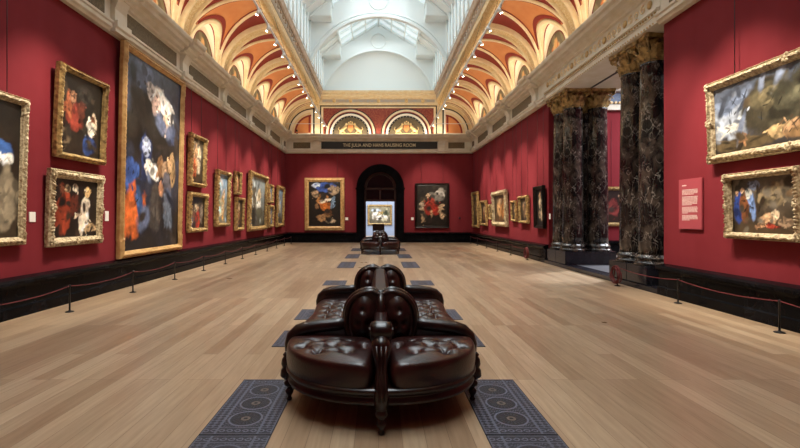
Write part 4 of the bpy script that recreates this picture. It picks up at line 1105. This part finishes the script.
# right wall, near
P('upper near right painting, wooded landscape with cloudy sky, cut by the right edge', 'R', 7.54, 4.5, 2.37, 3.69, .14, 'gilt_pale', '5c6474', '3a3022',
  [(.12, .50, .16, .30, 0, 'b4bcc8', .4), (.14, .72, .14, .10, 20, '78849a', .5), (.10, .36, .10, .06, 0, 'dcd8cc', .4), (.36, .52, .16, .36, 0, '4a4434', .35), (.34, .66, .10, .14, 0, '6c6248', .5), (.62, .55, .24, .40, 0, '3d3a2c', .3), (.60, .62, .12, .16, 0, '5c5844', .5), (.20, .10, .22, .08, 0, '5a4c34', .3), (.42, .17, .05, .08, 0, 'c8a878', .3), (.50, .20, .06, .10, 30, 'c09870', .3), (.56, .12, .10, .07, 0, '8c6c48', .3), (.20, .17, .03, .05, 0, 'b08058', .3), (.86, .5, .14, .4, 0, '3a4a4a', .5)], 30, carve=1.6, dep=.11, res=80, tilt=2.0)
P('lower near right painting, blue and brown robed group beside a crouching pale figure', 'R', 7.14, 5.85, 1.17, 2.17, .10, 'gilt_pale', '5e564a', '4a3a28',
  [(.36, .86, .10, .08, 0, '7a8cb0', .4), (.16, .6, .12, .3, 0, '2e2a22', .4), (.10, .44, .07, .28, 0, '2b4286', .25), (.09, .74, .035, .05, 0, 'c89c78', .3), (.21, .48, .07, .26, 0, '7a4a2c', .25), (.18, .78, .035, .05, 0, 'd0a884', .3), (.28, .72, .05, .08, 0, 'c4c0b4', .3), (.34, .45, .05, .22, 5, '6c84b0', .3), (.43, .6, .035, .3, 0, '3c3024', .3), (.68, .66, .22, .20, 25, '8c7a5c', .35), (.85, .72, .14, .18, 0, '6e6250', .4), (.58, .26, .12, .09, 10, 'd8aa80', .25), (.68, .32, .05, .08, 0, 'e4c8a4', .25), (.45, .13, .08, .03, 0, 'c89870', .3), (.62, .13, .08, .04, 0, 'a03c2c', .3), (.83, .20, .10, .07, 0, 'b89878', .35)], 31, carve=1.3, dep=.13, res=80, tilt=2.0)
# right wall, beyond the colonnade
P('dark-framed tall painting nearest the colonnade on the far right wall, pale figure', 'R', 15.87, 14.98, 1.12, 2.55, .11, 'ebony', '1a1512', '221a14', [(.52, .50, .16, .32, 10, 'e4c8a0', .25), (.48, .82, .09, .07, 0, 'c8a078', .25), (.4, .3, .12, .1, 0, 'd0b088', .3)], 40, carve=0, dep=.12, res=28)
P('second painting from the colonnade, mid-sized gold frame with brown figures', 'R', 17.65, 16.6, 1.26, 2.31, .11, 'gilt', '3a3026', '2a2018', [(.5, .45, .2, .28, 0, '8c6c4c', .35), (.5, .75, .1, .1, 0, 'c8a888', .3)], 41, dep=.12, res=26)
P('small dark painting between the two gold-framed ones on the far right wall', 'R', 18.74, 18.05, 1.32, 2.17, .09, 'gilt', '241d17', '1a1410', [(.5, .55, .15, .2, 0, 'a88464', .3)], 42, dep=.1, res=22)
P('largest gold-framed painting on the far right wall', 'R', 21.6, 19.3, 1.08, 2.68, .2, 'gilt_pale', '4a3a2a', '5a4028', [(.4, .5, .16, .3, 0, 'b88c5c', .3), (.68, .45, .14, .3, 0, '94602c', .3), (.5, .8, .12, .08, 0, 'd8b890', .3)], 43, carve=2, dep=.16, res=22)
P('tiny picture just beyond the largest gold frame on the right wall', 'R', 22.5, 21.95, 1.37, 2.13, .09, 'gilt', '4a4030', '3a3024', [(.5, .5, .2, .25, 0, 'b08c64', .3)], 44, dep=.1, res=18)
P('second last picture before the far right corner, dark with a light face', 'R', 24.3, 22.95, 1.05, 2.36, .13, 'gilt', '241e18', '1e1812', [(.5, .65, .15, .15, 0, 'd0ac84', .3), (.5, .35, .2, .2, 0, '8c5c40', .3)], 45, dep=.12, res=18)
P('last tall picture before the far right corner, muted greenish brown', 'R', 26.3, 24.8, .9, 2.92, .16, 'gilt', '6c6a54', '3a3424', [(.5, .5, .22, .25, 0, '9c8460', .35)], 46, dep=.13, res=18)
P('gold-framed painting on pale wall seen through the arched doorway', 'N', -.89, 1.09, .85, 2.5, .16, 'gilt', '8c8468', '5c5240', [(.35, .45, .2, .22, 0, 'e8dcc8', .3), (.68, .38, .2, .16, 0, 'ecdfc8', .3), (.3, .78, .2, .1, 0, 'b8c0c4', .4), (.55, .6, .14, .12, 0, '9c8048', .3), (.8, .65, .12, .2, 0, '4c5038', .4)], 47, dep=.1, res=22, tilt=.5)
P('dark gold-framed painting glimpsed in the side room between the marble columns', 'S', 8.6, 10.4, 1.15, 2.66, .14, 'gilt', '241a16', '2c2018', [(.2, .45, .14, .25, 0, '7a3430', .3), (.45, .55, .14, .25, 0, '8c4c44', .3), (.4, .8, .08, .08, 0, 'c8a080', .3), (.7, .4, .2, .2, 0, '4c4a5c', .3)], 48, dep=.12, res=26, tilt=.8)

# ================================================================== BARRIER POSTS AND ROPES
def post():
    t = empty('barrier_post')
    b = MB(); b.lathe([(.0, 0), (.062, 0), (.066, .006), (.05, .016), (.02, .022), (.015, .03)], 20); b.build('base', M['iron'], t)
    b = MB(); b.lathe([(.013, .02), (.012, .40), (.016, .405), (.016, .425), (.008, .43)], 12); b.build('rod', M['iron'], t)
    b = MB(); b.tube([(.018 * math.cos(a), 0, .41 + .018 * math.sin(a)) for a in [2 * PI * i / 12 for i in range(12)]], .004, 6, closed=True); b.build('eyelet', M['iron'], t)
    return t
pp = post()
LX, RX = -4.88, 5.2
posts = []
LY = [5.36, 7.19, 9.04, 10.9, 12.7, 14.5, 16.3, 18.1, 19.95, 21.8, 23.6, 25.4]
NEARW = {7.19: 'first barrier post from the left edge, below the lower carved-frame picture', 9.04: 'barrier post below the left corner of the tallest painting', 10.9: 'barrier post below the middle of the tallest painting',
         12.7: 'barrier post just past the right corner of the tallest painting', 14.5: 'barrier post below the picture with the bright blue sky', 16.3: 'barrier post between the sky picture and the narrow stacked pair',
         18.1: 'barrier post below the narrow lower picture on the left wall', 19.95: 'barrier post below the large silvery picture on the left wall', 21.8: 'barrier post past the large silvery picture on the left wall',
         23.6: 'second last barrier post before the far left corner', 25.4: 'last barrier post before the far left corner', 5.36: 'barrier post at the left edge below the picture with the stone block'}
for y in LY: posts.append((LX, y, 'thin dark ' + NEARW[y]))
RY = [(5.9, 'thin dark barrier post closest to the right edge, below the lower painting'), (7.9, 'thin dark barrier post below the red text panel'), (9.9, 'thin dark barrier post carrying the coiled red rope by the marble columns'),
      (3.9, 'thin dark barrier post out past the right edge of the landscape painting'),
      (15.9, 'thin dark barrier post carrying a rope coil below the dark-framed tall painting'), (17.9, 'thin dark barrier post second from the colonnade on the far right wall'), (19.9, 'thin dark barrier post below the largest gold frame on the right wall'),
      (21.9, 'thin dark barrier post third last before the far right corner'), (23.9, 'thin dark barrier post second last before the far right corner'), (25.7, 'thin dark barrier post tucked in the far right corner')]
for y, l in RY: posts.append((RX, y, l))
for i, (x, y, l) in enumerate(posts):
    o = pp if i == 0 else copy_tree(pp); o.location = (x, y, 0); o.rotation_euler = (0, 0, PI / 2 * 0)
    tag(o, l, 'barrier post', 'low barrier posts along the skirting')
def rope(x, ys, label):
    pts = []
    for a, c in zip(ys[:-1], ys[1:]):
        for i in range(12):
            t = i / 12; pts.append((x, a + (c - a) * t, .41 - .11 * 4 * t * (1 - t) * .5))
    pts.append((x, ys[-1], .41))
    b = MB(); b.tube(pts, .0075, 6); o = b.build('barrier_rope', M['rope']); tag(o, label, 'rope')
rope(LX, LY, 'thin dark red rope strung along the left wall skirting')
rope(RX, [3.9, 5.9, 7.9, 9.9], 'thin dark red rope strung along the near right wall skirting')
rope(RX, [15.9, 17.9, 19.9, 21.9, 23.9, 25.7], 'thin dark red rope strung along the far right wall skirting')
def coil(x, y, label):
    b = MB(); pts = []
    for i in range(150):
        a = 2 * PI * i / 24; rr = .155 + .03 * math.sin(i * .37)
        pts.append((x - .035 + .03 * math.sin(i * .21), y + rr * math.cos(a), .245 + rr * 1.05 * math.sin(a)))
    b.tube(pts, .012, 6); o = b.build('rope_coil', M['rope']); tag(o, label, 'rope coil')
coil(RX, 9.9, 'coil of red rope hung on the post by the marble columns')
coil(RX, 15.9, 'small coil of rope on the post at the end of the far right wall')

# ================================================================== WALL CARDS, TEXT PANEL, SMALL FITTINGS
def card(wall, a, z, label, w=.13, h=.16):
    b = MB(); b.rbox(-w / 2, w / 2, -.012, 0, -h / 2, h / 2, .003); o = b.build('picture_caption_card', M['card'])
    o.location, o.rotation_euler = {'L': ((XL, a, z), (0, 0, PI / 2)), 'R': ((XR, a, z), (0, 0, -PI / 2)), 'B': ((a, YB, z), (0, 0, 0))}[wall]
    tag(o, label, 'caption card', 'white caption cards on the walls')
card('L', 7.22, 1.5, 'white caption card beside the painting cut by the left edge')
card('L', 9.2, 1.52, 'white caption card beside the broad carved-frame picture on the left', .12, .2)
card('B', -1.87, 1.4, 'white caption card left of the arched doorway', .16, .16)
card('B', 2.0, 1.4, 'white caption card right of the arched doorway', .16, .16)
card('R', 14.66 + .06, 1.52, 'white caption card at the edge of the wall by the columns', .12, .18)
card('R', 15.85, 1.52, 'white caption card left of the dark-framed tall painting', .14, .18)
b = MB(); b.rbox(-.30, .30, -.03, 0, 0, .9, .006); tp = b.build('text_panel', M['panel_sign'])
tp.location = (XR - .006, 8.06, 1.28); tp.rotation_euler = (0, 0, -PI / 2); tag(tp, 'tall red information panel with pale paragraphs beside the marble column', 'panel')
b = MB(); rs = random.Random(4)
def line(z, x0, x1, hh):
    x = x0
    while x < x1 - .01:
        wd = min(rs.uniform(.012, .05), x1 - x); b.box(x, x + wd, -.033, -.029, z, z + hh); x += wd + .009
line(.775, -.20, -.08, .02); b.build('heading', M['text'], tp)
z = .70
for n_, last in ((5, .1), (8, .05), (6, -.05), (5, .0)):
    b = MB()
    for i in range(n_): line(z, -.20, .2 if i < n_ - 1 else last, .010); z -= .0205
    z -= .022
    b.build('paragraph', M['text'], tp)
b = MB(); b.rbox(-.05, .05, -.05, 0, -.05, .05, .01); b.lathe([(.03, 0), (.03, .02), (.01, .03)], 12, (0, 0, 0), M=Matrix.Translation((0, -.05, 0)) @ Matrix.Rotation(PI / 2, 4, 'X'))
o = b.build('wall_sensor', M['iron']); o.location = (4.78, YB, 1.44); tag(o, 'tiny dark sensor on the back wall near the right corner', 'sensor')
o = empty('security_camera', (-4.72, 26.35, 6.32)); tag(o, 'tiny dark security camera standing on the far left cornice', 'camera')
b = MB(); b.lathe([(.05, 0), (.05, .02), (.015, .03), (.015, .12)], 12); b.build('bracket', M['iron'], o)
b = MB(); b.rbox(-.05, .05, -.16, .08, .12, .21, .01); b.build('housing', M['iron'], o)
b = MB(); b.lathe([(.03, 0), (.035, .02)], 12, (0, 0, 0), M=Matrix.Translation((0, -.16, .165)) @ Matrix.Rotation(PI / 2, 4, 'X')); b.build('lens', M['glass_dark'], o)

# ================================================================== TRACK LIGHTING
for sg, nm in ((-1, 'left'), (1, 'right')):
    t = empty('lighting_track', (sg * 3.02, 0, 6.75)); tag(t, f'long thin white lighting track suspended below the {nm} ceiling beam', 'lighting track')
    b = MB(); b.rbox(-.025, .025, YF + .1, YB - .3, -.02, .02, .004); b.build('rail', M['metalwhite'], t)
    for y in range(-3, 27, 3):
        b = MB(); b.tube([(0, y, .02), (sg * .42, y, 1.36)], .005, 5); b.build('suspension_wire', M['iron'], t)
    b = MB(); b.box(*sorted((sg * 0.03, sg * 2.2)), 25.6, 25.62, -.012, .012); b.build('cross_rail', M['metalwhite'], t)
def spotlight(sg):
    t = empty('track_spotlight')
    b = MB(); b.rbox(-.02, .02, -.07, .07, -.06, -.02, .004); b.tube([(0, 0, -.05), (0, 0, -.11)], .01, 6); b.build('adaptor', M['metalwhite'], t)
    Mx = Matrix.Translation((0, 0, -.13)) @ Matrix.Rotation(sg * R(-28), 4, 'Y') @ Matrix.Scale(.8, 4)
    b = MB(); b.lathe([(.03, .09), (.045, .08), (.052, .0), (.055, -.075), (.05, -.08), (.045, -.06)], 16, M=Mx); b.build('housing', M['metalwhite'], t)
    b = MB(); b.lathe([(.04, -.074), (.03, -.082)], 14, M=Mx); b.build('lamp_lens', M['lamp'], t)
    return t
for sg, nm, sp in ((-1, 'left', SPOTS_L), (1, 'right', SPOTS_R)):
    proto = spotlight(sg); k = 0
    ys = sorted(set([y for y, p in sp] + [3.1, 6.3, 10.3, 12.4, 14.4, 16.4, 18.4, 20.7, 23.2, 25.3] + ([11.3, 13.4] if sg > 0 else [])))
    for q_, y in enumerate(ys):
        if q_ and y - ys[q_ - 1] < .3: continue
        o = proto if k == 0 else copy_tree(proto); k += 1
        o.location = (sg * 3.02, y, 6.75)
        tag(o, f'small white spotlight hanging from the {nm} suspended track', 'spotlight', f'spotlights on the {nm} track')
